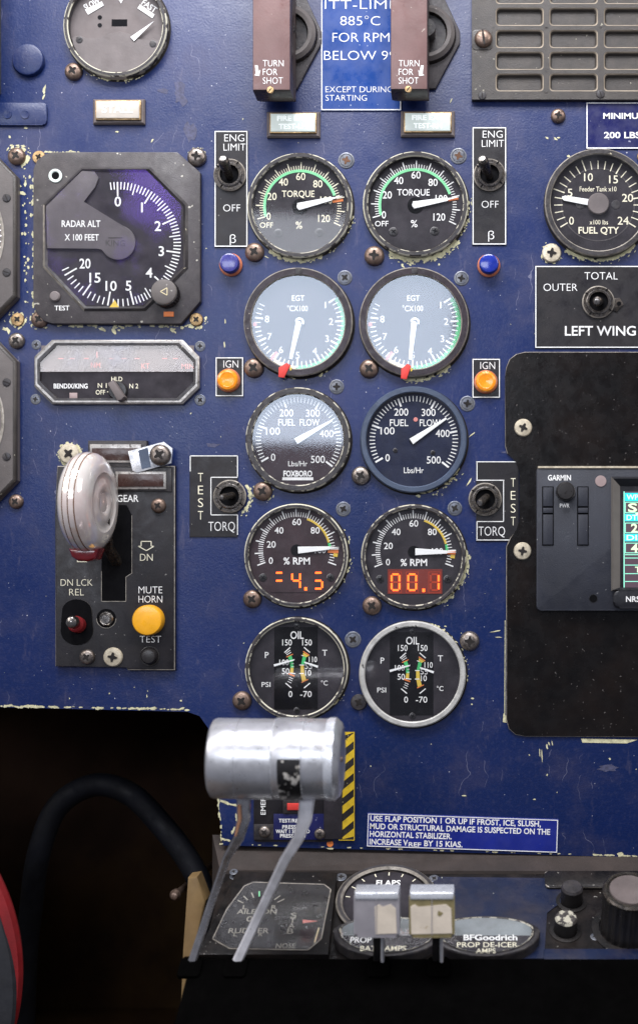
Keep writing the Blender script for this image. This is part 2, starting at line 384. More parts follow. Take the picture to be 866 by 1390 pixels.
# ------------------------------------------------------------------ screws
_screws = {}
def screw_mesh(kind, rot, slot):
    key = (kind, round(rot/15), slot)
    if key in _screws: return _screws[key]
    b = B(); mt = {'pan': 'screw_dark', 'steel': 'screw_steel', 'brass': 'screw_brass', 'cream': 'screw_cream', 'flat': 'screw_washer', 'flatbrass': 'screw_washer', 'dark': 'bezel_black'}[kind]
    if kind.startswith('flat'):
        b.lathe([(0, 0), (1, 0), (1, .06), (.93, .10), (.80, .10), (.76, .05), (.72, .12), (.45, .15), (0, .16)], mt, 28); zt = .17
    elif kind in ('cream', 'brass', 'dark'):
        b.lathe([(0, 0), (1, 0), (1, .18), (.9, .30), (.55, .36), (0, .38)], mt, 28); zt = .40
    else:
        b.lathe([(0, 0), (1, 0), (1, .16), (.93, .36), (.75, .52), (.45, .62), (0, .65)], mt, 28); zt = .64
    rec = 'rusty_recess' if kind == 'flatbrass' else 'recess'
    arms = (0,) if slot else (0, 90)
    for a in arms:
        L, wv = (.82, .13) if slot else (.50, .17)
        x, y = pol(0, 0, L, a+rot); pts = []
        ca, sa = math.cos(R(a+rot)), math.sin(R(a+rot))
        for u, v in ((-L, -wv*.55), (-L*.4, -wv), (L*.4, -wv), (L, -wv*.55), (L, wv*.55), (L*.4, wv), (-L*.4, wv), (-L, wv*.55)):
            pts.append((u*ca-v*sa, u*sa+v*ca))
        b.poly(pts, zt+(.012 if a == 0 else .018), rec)
    _screws[key] = b; return b
def screw(parent, px, py, r, kind='pan', rot=None, slot=False, z=0, name='mounting_screw', washer=False):
    rot = random.uniform(0, 90) if rot is None else rot
    src = screw_mesh(kind, rot, slot); b = B()
    b.v = [(x*r, y*r, zz*r) for x, y, zz in src.v]; b.f = src.f; b.m = src.m; b.mats = src.mats
    ob = b.build(name, parent); bx, by, bz = parent['o']
    ob.location = Vector(((px-bx)*S, -(z-bz)*S, -(py-by)*S)); return ob
def T(name, label, cat, x, y, z=0, group=None, rx=0):   # thing that remembers its origin in the drawing
    o = thing(name, label, cat, x, y, z, group, rx); o['o'] = (x, y, z); return o

# ------------------------------------------------------------------ main panel
panel = T('instrument_panel', 'scuffed blue painted instrument panel with chipped edges behind all the gauges', 'instrument panel', 433, 700)
b = B(433, 700)
outline = [(-160, -160), (1030, -160), (1030, 1168), (866, 1164), (620, 1157), (302, 1148), (297, 1100), (291, 1010), (284, 988), (272, 971), (255, 965), (0, 960), (-160, 958)]
b.prism(outline, -6, 0, 'blue_paint', bev=1.2, seg=2)
def chip(x, y, r, el=1., ang=0., z=.35, m='primer', n=9):
    pts = []; ca, sa = math.cos(R(ang)), math.sin(R(ang))
    for i in range(n):
        t = 2*math.pi*i/n; k = random.uniform(.5, 1.25); u, v = r*el*k*math.cos(t), r*k*math.sin(t)
        pts.append((x+u*ca-v*sa, y+u*sa+v*ca))
    b.poly(pts, z+random.uniform(0, .15), m)
def arc_chips(cx, cy, r, a0, a1, n, s0, s1, spread, m='primer'):
    for i in range(n):
        a = random.uniform(a0, a1); rr = r+abs(random.gauss(0, spread)); x, y = pol(cx, cy, rr, a)
        k = max(.35, 1-(rr-r)/(spread*3)); chip(x, y, random.uniform(s0, s1)*k, random.uniform(1, 2.6), a+random.uniform(-25, 25), m=m)
arc_chips(408, 281, 70, 158, 215, 60, 1.2, 3.4, 4); arc_chips(408, 281, 71, 100, 158, 18, .6, 1.6, 3)
arc_chips(564, 279, 71, 130, 210, 110, 1.2, 3.8, 5); arc_chips(564, 279, 71, 80, 130, 24, .8, 2, 4); arc_chips(568, 345, 2, 0, 360, 40, 1, 3.5, 18)
arc_chips(561, 440, 73, 140, 190, 60, 1, 3, 4); arc_chips(408, 440, 73, 150, 200, 12, .8, 2, 3)
arc_chips(561, 597, 71, 120, 175, 34, 1, 2.6, 6); arc_chips(561, 755, 71, 85, 150, 60, 1.2, 3.6, 4)
arc_chips(404, 753, 71, 60, 200, 22, .7, 1.8, 3); arc_chips(811, 277, 74, 140, 215, 90, 1.2, 3.4, 3)
arc_chips(160, 40, 69, 150, 230, 26, .8, 2, 2); arc_chips(404, 907, 69, 120, 150, 12, .7, 1.6, 2); arc_chips(560, 915, 72, 20, 100, 22, .7, 1.6, 2)
arc_chips(357, 667, 11, 0, 360, 14, .8, 2, 3); arc_chips(313, 674, 26, 60, 150, 34, .9, 2.6, 2.5)
arc_chips(25, 213, 11, -60, 160, 34, 1, 3.2, 4); arc_chips(55, 434, 11, 120, 330, 10, .8, 2, 3); arc_chips(268, 214, 11, -60, 60, 12, .8, 2, 2); arc_chips(268, 434, 10, 40, 200, 16, .8, 2, 2)
arc_chips(25, 434, 9, 0, 360, 18, .8, 2.4, 3); arc_chips(95, 616, 14, 0, 360, 40, 1, 2.6, 1.5); arc_chips(748, 344, 12, 0, 360, 18, .8, 2, 2)
for i in range(34): chip(36+random.gauss(0, 3), random.uniform(236, 415), random.uniform(.6, 2.3), random.uniform(1, 2), 90)
for i in range(60): chip(47+random.gauss(0, 1.2), random.uniform(232, 425), random.uniform(.5, 1.8), 2.2, 90)
for i in range(46): chip(random.uniform(75, 262), 441+abs(random.gauss(0, 2.5)), random.uniform(.6, 2.4), 1.8, random.uniform(-20, 20))
for i in range(26): chip(random.uniform(60, 110), 207-abs(random.gauss(0, 1)), random.uniform(.5, 1.4), 2, 0)
for x, y in ((25, 250), (30, 262), (140, 447), (155, 449), (235, 449), (8, 447), (12, 449)): chip(x, y, 2.6, 2.2, random.uniform(0, 90))
# chipped lip of the opening and the lower edge
for i in range(90):
    x = random.choice([random.uniform(0, 60), random.uniform(180, 262), random.uniform(0, 262)]); y = 959+5*x/262
    chip(x, y-.8+random.gauss(0, .5), random.uniform(.6, 2.0), 2.4, 1)
for i in range(46):
    y = random.uniform(985, 1140); x = 286+(y-985)*.095; chip(x+abs(random.gauss(0, 1)), y, random.uniform(.5, 1.5), 2.2, 86)
for q in ((300, 1087, 306, 1089), (306, 1089, 314, 1092), (314, 1092, 321, 1093), (321, 1106, 322, 1114), (319, 1123, 315, 1131), (303, 1139, 312, 1141)):
    for k in range(9):
        t = k/8; chip(q[0]+(q[2]-q[0])*t, q[1]+(q[3]-q[1])*t, random.uniform(.7, 1.6), 1.6, random.uniform(0, 90))
for i in range(70):
    x = random.choice([random.uniform(800, 866), random.uniform(300, 866)]); y = 1147+(x-302)*.0295; chip(x, y-1.6, random.uniform(.4, 1.5), 2.6, 2)
chip(842, 1160, 3.2, 1.6, 0); chip(448, 1152, 1.4, 4, 4)
# odd nicks and long scratches
for x, y, r_, e, a in ((61, 122, 2, 3, -75), (60, 132, 1.3, 3, -70), (160, 179, 1.3, 2, 0), (207, 191, 1.3, 2, -60), (14, 186, 2, 1, 0), (36, 174, 1.7, 1.6, 0), (742, 187, 1.4, 2, 20), (754, 189, 1.6, 2, 30), (757, 187, 1.3, 2, 0),
    (771, 212, 1.6, 2, 0), (612, 137, .8, 5, -70), (606, 600, 1.2, 6, -40), (640, 590, 1, 5, -40), (636, 655, 1.1, 6, -60), (590, 858, 1.4, 2, 20), (604, 850, 1, 2, 0), (641, 948, 1.7, 1.3, 0), (640, 956, 1.2, 1, 0), (732, 1021, .9, 9, 88), (735, 1027, .9, 10, 88),
    (742, 1013, 1.2, 3, 80), (745, 1010, 1, 3, 70), (749, 1009, .9, 4, 85), (718, 1025, 1.2, 1, 0), (742, 1052, 1.5, 1, 0), (827, 1030, 1.5, 1, 0), (725, 1085, 1, 2, 0), (672, 857, .8, 9, -10), (677, 865, .7, 7, 0), (305, 468, 1, 4, 85),
    (394, 510, 2, 2, 20), (362, 349, 1, 3, 20), (306, 436, .8, 5, 88), (200, 945, 1.2, 2, 90), (201, 938, .8, 1, 0), (246, 951, 1.4, 1.5, 0), (149, 941, 1, 1, 0), (183, 933, .8, 1, 0), (95, 948, .9, 1, 0), (503, 1040, 1, 1, 0), (630, 1080, .9, 4, 5), (585, 1010, .9, 1, 0)):
    chip(x, y, r_, e, a)
for i in range(60):
    x, y = random.uniform(0, 866), random.uniform(0, 1140)
    if x > 306 or y < 952: chip(x, y, random.uniform(.25, .75), random.uniform(1, 2.5), random.uniform(0, 180))
# bare metal strip below the black cover plate and along its left edge
b.poly([(788, 1002.5), (865, 1004), (850, 1009), (790, 1008)], .4, 'primer')
b.line(685.2, 842, 684.6, 975, .9, .45, 'primer', 1.2); b.poly([(683, 968), (687, 972), (687, 981), (682, 980)], .5, 'primer')
# pale scuffs
for x, y, r_, e, a in ((245, 128, 10, 1.6, 80), (258, 180, 8, 1.8, 95), (222, 124, 4, 2, 20), (825, 1043, 5, 3, 5), (289, 604, 3, 4, 0), (690, 614, 3, 3, 5)): chip(x, y, r_, e, a, z=.2, m='lilac_scuff', n=14)
b.build('panel_sheet', panel)
screw(panel, 757, 158, 10, 'pan', 10); screw(panel, 873, 213, 9, 'brass')
# painted blank plug and blanking plate
o = T('hole_plug', 'round blue painted plug below the corner of the slow and fast gauge', 'plug', 40, 83)
B().lathe([(0, 0), (22, 0), (22, 3), (20.5, 6), (18, 7), (0, 7.4)], 'blue_paint', 48).build('cap', o)
o = T('blanking_plate', 'long blue painted blanking plate with two filled holes at the left edge', 'plate', 5, 156)
q = B(5, 156); q.box(-70, 140, 65, 171, 0, 3.5, 'blue_paint', bev=1.4, r=6)
q.build('plate_sheet', o)
for x in (12, 36): B(5, 156).lathe([(0, 3.4), (6, 3.4), (5.5, 4.4), (3, 3.9), (0, 3.9)], 'blue_paint', 24, cx=x, cy=157).build('filled_hole', o)
o = T('dark_bracket', 'dark brown bracket standing out from the panel at the upper left corner', 'bracket', -30, 40)
q = B(-30, 40); q.box(-90, -160, 2, 128, 0, 55, 'grille_brown', bev=8, seg=3); q.build('bracket_body', o)
for y in (92, 112): B(-30, 40).lathe([(0, 55), (4, 55), (3.5, 57), (0, 58)], 'screw_brass', 16, cx=-6, cy=y).build('rivet', o)

# ------------------------------------------------------------------ round gauges
def interp(tab, v):
    ks = sorted(tab)
    for a, c in zip(ks, ks[1:]):
        if v <= c: return tab[a]+(tab[c]-tab[a])*(v-a)/(c-a)
    return tab[ks[-1]]
def bezel(o, R0, ri, h, side, edge, top, inner, edge2, n=72, name='bezel'):
    q = B(); q.ring(.8, .8, R0-1.5, R0+1.7, .22, 'recess'); q.build('contact_shadow', o)  # near-black ring painted round the bezel as its contact shadow
    B().lathe([(R0, 0), (R0, h-1.6), (R0-1.6, h), (ri+1.4, h), (ri, h-1.4), (ri, .2)], [side, edge, top, edge2, inner, inner], n, loop=True).build(name, o)
def glass(o, r, z, tx=0, ty=0, m='glass'):
    """a pane leaning tx across and ty down"""
    n = 48; vs = [(0, 0, z)]+[(x, y, z+tx*x+ty*y) for x, y in circ(0, 0, r, n)]
    g = B(); g.raw(vs, [[0, i+1, (i+1) % n+1] for i in range(n)], m, False); return g.build('glass_cover', o)
def disc(bb, r, z, m, n=56): bb.poly(circ(0, 0, r, n), z, m)
def needle(o, ang, L, w0, w1, back=0, cx=0, cy=0, z=3.2, m='needle_white', tip=None, th=1.0, name='needle'):
    ca, sa = math.sin(R(ang)), -math.cos(R(ang)); pts = []
    sh = [(-back, w0/2), (L, w1/2)] + ([(L+.01, tip[1]/2), (tip[0], tip[1]/2*.4)] if tip else [])
    for u, v in sh: pts.append((cx+u*ca-v*sa, cy+u*sa+v*ca))
    for u, v in reversed(sh): pts.append((cx+u*ca+v*sa, cy+u*sa-v*ca))
    B().prism(pts, z, z+th, m, bev=.3, seg=1).build(name, o)
def dscrew(bb, x, y, r, z=1.0, a=40):
    bb.lathe([(r, z), (r, z+.9), (r*.8, z+1.3), (0, z+1.4)], 'hub_black', 20, cx=x, cy=y)
    for k in (0, 90): bb.tick(x, y, a+k, -r*.6, r*.6, r*.28, z+1.5+k*.001, 'hole_black')
    bb.ring(x, y, r*.85, r*1.12, z+.35, 'grey_ink', a-120, a-20)
ZT = 1.5   # height of printed marks above the panel face

def torque(x, y, R0, ang, ink, label, tilt, screws, hubx=0, edge='very_worn_edge', hand=0):
    o = T('torque_gauge', label, 'gauge', x, y, 0, 'pair of torque gauges')
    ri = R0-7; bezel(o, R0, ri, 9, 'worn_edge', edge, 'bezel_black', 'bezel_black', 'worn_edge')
    d = B(); disc(d, ri+.5, 1, 'dial_black')
    tab = {0: -106, 60: 1, 100: 77.5, 120: 115.5}; rr = (R0/71)
    for v in range(0, 121, 2):
        a = interp(tab, v); mj = v % 10 == 0
        d.tick(0, 0, a, 50*rr, (60.5 if mj else 55.5)*rr, 1.5 if mj else .9, ZT, ink)
    d.ring(0, 0, 46.8*rr, 50.6*rr, ZT-.1, 'green_ink', interp(tab, 0), interp(tab, 97), 40)
    for s_, dx, dy in (('0', -43, 13), ('20', -38.5, -14), ('40', -23, -33.5), ('60', .5, -41), ('80', 23.5, -31), ('100', 35, -9), ('120', 32, 16)):
        d.text(s_, dx, dy, 9.6, ZT, ink, w={1: 5.5, 2: 12.5, 3: 16}[len(s_)])
    d.text('TORQUE', -3, -17.5, 8.6, ZT, ink, w=44); d.text('OFF', -46, 25, 7.2, ZT, ink, w=18); d.text('%', -2, 25, 9.5, ZT, ink)
    d.tick(0, 0, 81, 44, 58.5, 3.4, ZT+.2, 'orange_ink')
    dscrew(d, -30, 36, 5.6, a=45); dscrew(d, 26, 35, 5.6, a=10)
    d.lathe([(0, 1), (11, 1), (11, 1.6), (10, 2.0), (0, 2.0)], 'hole_black', 32)
    d.build('dial', o); needle(o, ang, 44, 10, 5, back=3, tip=(59, 2.2))
    B().lathe([(0, 2), (5, 2), (4.5, 4.4), (0, 4.6)], 'needle_white', 24).build('needle_hub', o)
    glass(o, ri+.3, 7, *tilt)
    for s_ in screws: screw(o, *s_)
    return o
torque(408, 281, 71, 76.5, 'cream_ink', 'torque gauge with cream markings beside the fire test LH light', (.0, -.003), [(346, 343, 13, 'pan', 35), (470, 218, 11, 'flatbrass', 15)])
torque(564, 279, 71, 80, 'white_ink', 'torque gauge with white markings below the fire test RH light, yellow chips round its foot', (.02, .10), [(508, 348, 13.5, 'pan', 5), (622, 212, 11, 'flatbrass', 20)])

def egt(x, y, R0, ang, label, tilt, screws, chips=False):
    o = T('exhaust_temperature_gauge', label, 'gauge', x, y, 0, 'pair of exhaust temperature gauges')
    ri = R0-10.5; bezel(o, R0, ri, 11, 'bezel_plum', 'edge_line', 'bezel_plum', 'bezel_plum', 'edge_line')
    d = B(); disc(d, ri+.5, 1, 'dial_black'); A = lambda v: 55.5+31.7*(v-1)
    v = 1.0
    while v < 8.65:
        mj = abs(v-round(v)) < .01; d.tick(0, 0, A(v), 49 if mj else 52, 60, 2.4 if mj else 1.5, ZT, 'white_ink'); v += .2
    d.ring(0, 0, 57.5, ri-.2, ZT-.15, 'bright_green_ink', A(1), A(5.05), 36); d.ring(0, 0, 58, ri-.2, ZT-.15, 'pale_yellow_ink', A(5.05), A(6), 12)
    d.tick(0, 0, A(6.1), 49, 62, 3.6, ZT+.2, 'salmon_ink'); d.tick(0, 0, A(7.72), 57, 62, 5, ZT+.2, 'salmon_ink')
    for k in range(1, 9): d.text(str(k), *pol(0, 0, 43.5, A(k)), 9, ZT, 'white_ink')
    d.text('EGT', -1, -34, 7.4, ZT, 'white_ink', w=17); d.text('°CX100', -2, -20, 7.6, ZT, 'white_ink', w=28)
    d.lathe([(0, 1), (8, 1), (8, 1.8), (0, 1.9)], 'hole_black', 28); d.build('dial', o)
    needle(o, ang, 50, 8, 4.4, back=0, z=3.2, m='needle_white')
    q = B(); q.ring(1, -1, 3.6, 6.4, 3.6, 'needle_white', -80, 120, 12); q.lathe([(0, 1.9), (2.8, 1.9), (2.5, 4.6), (0, 4.8)], 'needle_white', 20); q.build('needle_hub', o)
    glass(o, ri+.3, 8.4, *tilt, m='coated_glass')
    # red limit marker clipped on the rim, with its yellow tab
    q = B(); p0, p1 = pol(0, 0, 57, ang+.5), pol(0, 0, 79, ang+4); w = 3.8
    q.prism([(p0[0]-2.2, p0[1]), (p0[0]+w-1, p0[1]+3), (p1[0]+w, p1[1]), (p1[0]-w, p1[1]-1.2), (p1[0]-w+.5, p1[1]-14)], 10.4, 12.6, 'red_ink', bev=.6)
    q.prism([(p0[0]+w-1, p0[1]+6), (p0[0]+w+1.2, p0[1]+6.5), (p0[0]+w, p0[1]+10), (p0[0]+w-2, p0[1]+10)], 10.4, 12, 'yellow_ink'); q.build('limit_marker', o)
    q = B(); q.box(-3, -R0+1, 5, -ri-1, 11, 11.8, 'bezel_black', bev=.3); q.build('index_notch', o)
    for s_ in screws: screw(o, *s_)
egt(406, 439, 73.5, 192.5, 'exhaust temperature gauge wholly hazed by pale blue reflection, left one above the fuel flow pair', (.0, .0), [(345, 500, 13.5, 'pan', 40), (468, 377, 10, 'flat', 40)])
egt(562, 439, 74, 186, 'exhaust temperature gauge with a dark clear patch at its upper right', (.0, .0), [(501, 501, 13, 'pan', 40), (626, 378, 10, 'flat', 10)])

def fuelflow(x, y, R0, ang, label, tilt, screws, rimmat, big, dial, gm):
    o = T('fuel_flow_gauge', label, 'gauge', x, y, 0, 'pair of fuel flow gauges')
    ri = R0-(9 if not big else 8.5)
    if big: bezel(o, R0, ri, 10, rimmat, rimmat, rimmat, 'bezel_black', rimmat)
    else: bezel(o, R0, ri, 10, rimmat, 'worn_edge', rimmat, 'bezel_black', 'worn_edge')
    d = B(); disc(d, ri+.5, 1, dial); A = lambda v: -120+.496*v; ink = 'white_ink'; k = 1.0 if big else .97
    for v in range(0, 501, 10):
        mj = v % 100 == 0; d.tick(0, 0, A(v), (48.5 if mj else 52.5)*k, (60 if mj else 60)*k, 2.6 if mj else 1.35, ZT, ink)
    for s_, dx, dy in (('0', -35.5, 24), ('100', -35.5, -12.5), ('200', -17, -38), ('300', 20, -37.5), ('400', 39, -9), ('500', 27, 27)):
        d.text(s_, dx*k, dy*k, 9.6, ZT, ink, w=6 if s_ == '0' else 19)
    if big:
        d.text('FUEL', -20, -23.5, 9, ZT, ink, w=25); d.text('FLOW', 22, -23.5, 9, ZT, ink, w=28); d.poly(circ(2.5, -28, 3, 20), ZT+.1, 'salmon_ink')
        d.text('Lbs/Hr', 0, 41, 7.6, ZT, ink, w=27); dscrew(d, -25, 14, 3, a=20); dscrew(d, 26, 17, 3, a=0)
    else:
        d.text('FUEL', -16, -24, 9, ZT, ink, w=23); d.text('FLOW', 15, -24, 9, ZT, ink, w=27)
        d.text('Lbs/Hr', -1, 32, 7, ZT, ink, w=26); d.text('FOXBORO', -1, 45.5, 7.4, ZT, ink, w=39, bold=.05); d.box_line(-22, 50.5, 20, 54.5, ZT, ink)
    d.lathe([(0, 1), (6, 1), (6, 1.8), (0, 1.9)], 'hole_black', 28); d.build('dial', o)
    needle(o, ang, 53, 9, 2.6, back=4)
    glass(o, ri+.3, 7.6, *tilt, m=gm)
    for s_ in screws: screw(o, *s_)
fuelflow(405.5, 597.5, 70.5, 60, 'fuel flow gauge with dark scuffed rim, pale blue reflection over its upper half', (0, 0), [(357, 667, 13, 'pan', 30), (457, 525, 10, 'flat', 0)], 'bezel_black', False, 'dial_plum', 'coated_glass')
fuelflow(561.5, 597.5, 72, 56.5, 'fuel flow gauge with blue grey painted rim and clear navy dial', (.02, -.05), [(490, 646, 13, 'steel', 30), (634, 548, 10.5, 'flat', 20)], 'bezel_steelblue', True, 'dial_navy', 'glass')

SEG = {'0': 'abcdef', '1': 'bc', '4': 'fgbc', '5': 'acdg', '=': 'ag', '8': 'abcdefg'}
def seven(bb, ch, x, y, w, h, t, z, m, ghost=True):
    P = {'a': (x, y, x+w, y), 'g': (x, y+h/2, x+w, y+h/2), 'd': (x, y+h, x+w, y+h), 'f': (x, y, x, y+h/2), 'b': (x+w, y, x+w, y+h/2), 'e': (x, y+h/2, x, y+h), 'c': (x+w, y+h/2, x+w, y+h)}
    for k, (x0, y0, x1, y1) in P.items():
        on = k in SEG[ch]
        if not on and not ghost: continue
        g = t*.45; dx = g if x0 != x1 else 0; dy = g if y0 != y1 else 0
        bb.line(x0+dx, y0+dy, x1-dx, y1-dy, t, z, m if on else 'led_dim')
def rpm(x, y, R0, ang, py, digits, label, tilt, screws, lit, edge):
    o = T('engine_speed_gauge', label, 'gauge', x, y, 0, 'pair of engine speed gauges')
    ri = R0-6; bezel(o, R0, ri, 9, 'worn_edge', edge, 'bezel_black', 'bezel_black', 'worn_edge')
    d = B(); disc(d, ri+.5, 1, 'dial_plum' if not lit else 'dial_black')
    tab = {0: -111, 10: -94.5, 20: -76.7, 30: -59, 40: -41, 50: -20.6, 60: -1, 70: 18.3, 80: 39.5, 90: 64, 100: 88, 110: 110.5}
    for v in range(0, 111, 2):
        a = interp(tab, v); mj = v % 10 == 0; d.tick(0, py, a, 45.5, 57 if mj else 52, 1.7 if mj else 1.0, ZT, 'white_ink')
    d.ring(0, py, 43.2, 46.4, ZT-.1, 'yellow_ink', interp(tab, 70), interp(tab, 95), 20); d.ring(0, py, 43.2, 46.8, ZT-.1, 'bright_green_ink', interp(tab, 95.5), interp(tab, 100), 4)
    d.tick(0, py, 91.5, 42, 56.5, 4.2, ZT+.2, 'orange_ink', 5); d.tick(0, py, 97, 50, 56, 4.6, ZT+.2, 'yellow_ink')
    for s_, dx, dy in (('0', -35, 14), ('20', -34.5, -8), ('40', -24, -27), ('60', 0, -38.5), ('80', 25, -27), ('100', 32, -.5)):
        d.text(s_, dx, dy+py, 8.6, ZT, 'white_ink', w={1: 5.5, 2: 12, 3: 15}[len(s_)])
    d.text('% RPM', 0, 14.5+py, 9, ZT, 'white_ink', w=36, bold=.03)
    dscrew(d, -45.5, 37+py, 5, a=40); dscrew(d, 46, 37+py, 5, a=20)
    d.lathe([(0, 1), (8, 1), (8, 1.8), (0, 1.9)], 'hole_black', 28, cy=py); d.build('dial', o)
    q = B(); q.box(-35.5, 23.5+py, 38.5, 57+py, .8, 1.7, 'led_window' if lit else 'dial_plum'); zz = 1.95
    for i, (ch, dx) in enumerate(digits):
        if ch == '.': q.box_line(dx, 50+py, dx+3.6, 54.5+py, zz, 'led_orange'); continue
        if lit:
            q.rectline(dx-3.2, 27+py, dx+13.6, 56+py, .7, 1.85, 'led_dim')
        seven(q, ch, dx, 30.5+py, 10.6, 21.5, 2.5, zz, 'led_orange', ghost=lit)
    q.build('digital_display', o)
    needle(o, ang, 45, 9.5, 4.4, back=-2, cy=py, tip=(57.5, 1.7))
    glass(o, ri+.3, 7, *tilt)
    for s_ in screws: screw(o, *s_)
rpm(403, 754, 70, 86, -7, [('=', -29), ('4', -6), ('.', 10.5), ('5', 24)], 'engine speed gauge with orange digits reading minus 4.5', (.02, -.03), [(343, 813, 12.5, 'pan', 40), (466, 691, 10, 'flat', 30)], False, 'very_worn_edge')
rpm(561.5, 756, 71, 90.5, -7, [('0', -30), ('0', -7.5), ('.', 11.5), ('1', 23)], 'engine speed gauge with orange lit digits reading 00.1', (.0, -.04), [(505, 822, 13, 'pan', 50), (617, 690, 10, 'flat', 30)], True, 'worn_edge')

def oil(x, y, R0, rim, label, tilt, screws, silver):
    o = T('oil_gauge', label, 'gauge', x, y, 0, 'pair of oil pressure and temperature gauges'); ri = R0-rim
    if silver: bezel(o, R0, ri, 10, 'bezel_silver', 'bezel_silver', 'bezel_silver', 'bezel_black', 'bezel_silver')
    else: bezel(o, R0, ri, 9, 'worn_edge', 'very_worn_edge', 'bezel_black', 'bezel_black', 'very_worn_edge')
    d = B(); disc(d, ri+.5, 1, 'dial_black'); ht = math.sqrt(ri*ri-30*30)
    d.poly([(-31, -ht), (28, -ht), (28, ht), (-31, ht)], 1.2, 'hole_black')
    d.text('OIL', 0, -45, 10, ZT, 'white_ink', w=18, bold=.02)
    for s_, dx, dy, h in (('150', -13.5, -35, 8), ('150', 13.5, -35, 8), ('P', -41, -18, 8), ('PSI', -42, 22, 6.4), ('T', 37.5, -21, 8), ('°C', 37, 20, 6.4), ('0', -9, 35, 8), ('-70', 12, 35, 8), ('50', -15.5, 4, 7.8), ('100', -17.5, -8, 7.6), ('110', 21.5, -12, 7.4), ('55', 15.5, -3, 7.4), ('10', 15, 6, 7.6)):
        d.text(s_, dx, dy, h, ZT, 'white_ink', w=None if len(s_) == 1 else {'150': 13, 'PSI': 12, '°C': 9, '-70': 15.5, '50': 10, '100': 13, '110': 11, '55': 10, '10': 8}[s_])
    Q = lambda px, py: ((px-398)/4.68, (py-398)/4.68)
    def pl(pts, m, z=ZT): d.poly([Q(*p) for p in pts], z, m)
    def ln(x0, y0, x1, y1, w, m, z=ZT+.1): d.line(*Q(x0, y0), *Q(x1, y1), w, z, m)
    pl([(340, 325), (362, 315), (372, 350), (376, 395), (357, 395), (352, 355)], 'bright_green_ink'); pl([(357, 395), (376, 395), (374, 432), (352, 432)], 'yellow_ink')
    ln(330, 327, 372, 308, 1.2, 'orange_ink'); ln(343, 432, 382, 447, 1.8, 'orange_ink')
    for q_ in ((318, 298, 355, 265, 1.4), (325, 305, 355, 283, .9), (332, 313, 360, 296, .9), (350, 353, 382, 342, 1), (362, 370, 378, 368, .7), (362, 388, 378, 388, .7), (352, 428, 388, 432, 1.2), (348, 455, 372, 465, .8), (345, 467, 368, 478, .8), (338, 480, 362, 492, .8), (325, 492, 362, 523, 1.4)): ln(*q_, 'white_ink')
    pl([(434, 322), (456, 326), (446, 372), (424, 374)], 'bright_green_ink'); pl([(438, 298), (472, 318), (456, 328), (434, 318)], 'yellow_ink', ZT+.05); ln(437, 290, 476, 316, 1.2, 'orange_ink')
    pl([(420, 380), (440, 380), (444, 430), (456, 470), (430, 482), (420, 430)], 'yellow_ink'); ln(426, 488, 468, 468, 1.2, 'orange_ink')
    for q_ in ((442, 265, 480, 298, 1.4), (412, 377, 444, 377, 1.2), (412, 431, 440, 431, 1.2), (425, 315, 440, 320, 1), (442, 523, 480, 492, 1.4)): ln(*q_, 'white_ink')
    dscrew(d, 0, -57, 4, a=40); dscrew(d, 0, 57, 4, a=20)
    d.build('dial', o)
    for (x0, y0, x1, y1) in ((-31, -4, -4, -11.5), (28.5, -2.2, 10, -8.5)):
        l = math.hypot(x1-x0, y1-y0); nx, ny = -(y1-y0)/l, (x1-x0)/l
        B().prism([(x0+nx*1.5, y0+ny*1.5), (x1+nx*.8, y1+ny*.8), (x1-nx*.8, y1-ny*.8), (x0-nx*1.5, y0-ny*1.5)], 3, 4, 'needle_white').build('needle', o)
    glass(o, ri+.3, 7, *tilt)
    for s_ in screws: screw(o, *s_)
oil(403.5, 907, 69.5, 6, 'oil gauge with a thin chipped dark rim, partly behind the silver lever grip', (0, -.03), [(329, 951, 13, 'pan', 40), (479, 868, 11, 'flat', 50)], False)
oil(560, 914.5, 72, 8, 'oil gauge with a broad worn silver rim', (.02, -.05), [(637, 870, 13.5, 'steel', 5), (487, 953, 11, 'dark', 30)], True)

# fuel quantity gauge
o = T('fuel_quantity_gauge', 'large dark fuel quantity gauge with white needle near 5', 'gauge', 811, 278)
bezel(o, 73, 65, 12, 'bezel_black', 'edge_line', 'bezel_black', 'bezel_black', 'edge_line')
d = B(); disc(d, 65.5, 1, 'dial_black'); A = lambda v: -121+v*242/24
for v in range(0, 25):
    mj = v % 5 == 0 or v == 24; d.tick(0, 0, A(v), 48, 64 if v % 5 == 0 and 0 < v < 24 else 59.5, 1.6 if mj else 1.3, ZT, 'cream_ink')
d.ring(0, 0, 48.5, 50, 1.3, 'case_grey')
for s_, dx, dy in (('0', -36, 22), ('5', -38, -16), ('10', -13, -37), ('15', 21, -34), ('20', 40, -9), ('24', 34, 22)): d.text(s_, dx, dy, 10.5, ZT, 'cream_ink', w=6.5 if len(s_) == 1 else 12 if s_ in ('10', '15') else 15)
d.text('Feeder Tank x10', 0, -21, 6.4, ZT, 'cream_ink', w=50); d.text('x100 lbs', 1, 24, 6, ZT, 'cream_ink', w=25); d.text('FUEL QTY', 1, 35, 8.6, ZT, 'cream_ink', w=55, bold=.03)
for sx in (-1, 1): d.lathe([(0, 1), (6, 1), (6, 1.6), (4.5, 1.9), (0, 1.6)], 'bezel_black', 20, cx=24*sx)
d.build('dial', o); needle(o, -80, 46, 9, 7, z=3, tip=(50, 6.5))
B().lathe([(0, 1), (14.5, 1), (14.5, 6), (13.5, 7), (0, 7.2)], 'dial_slate', 40).build('needle_hub', o)
glass(o, 65.3, 9.6, .02, -.03); screw(o, 748, 344, 13, 'cream', 10); 

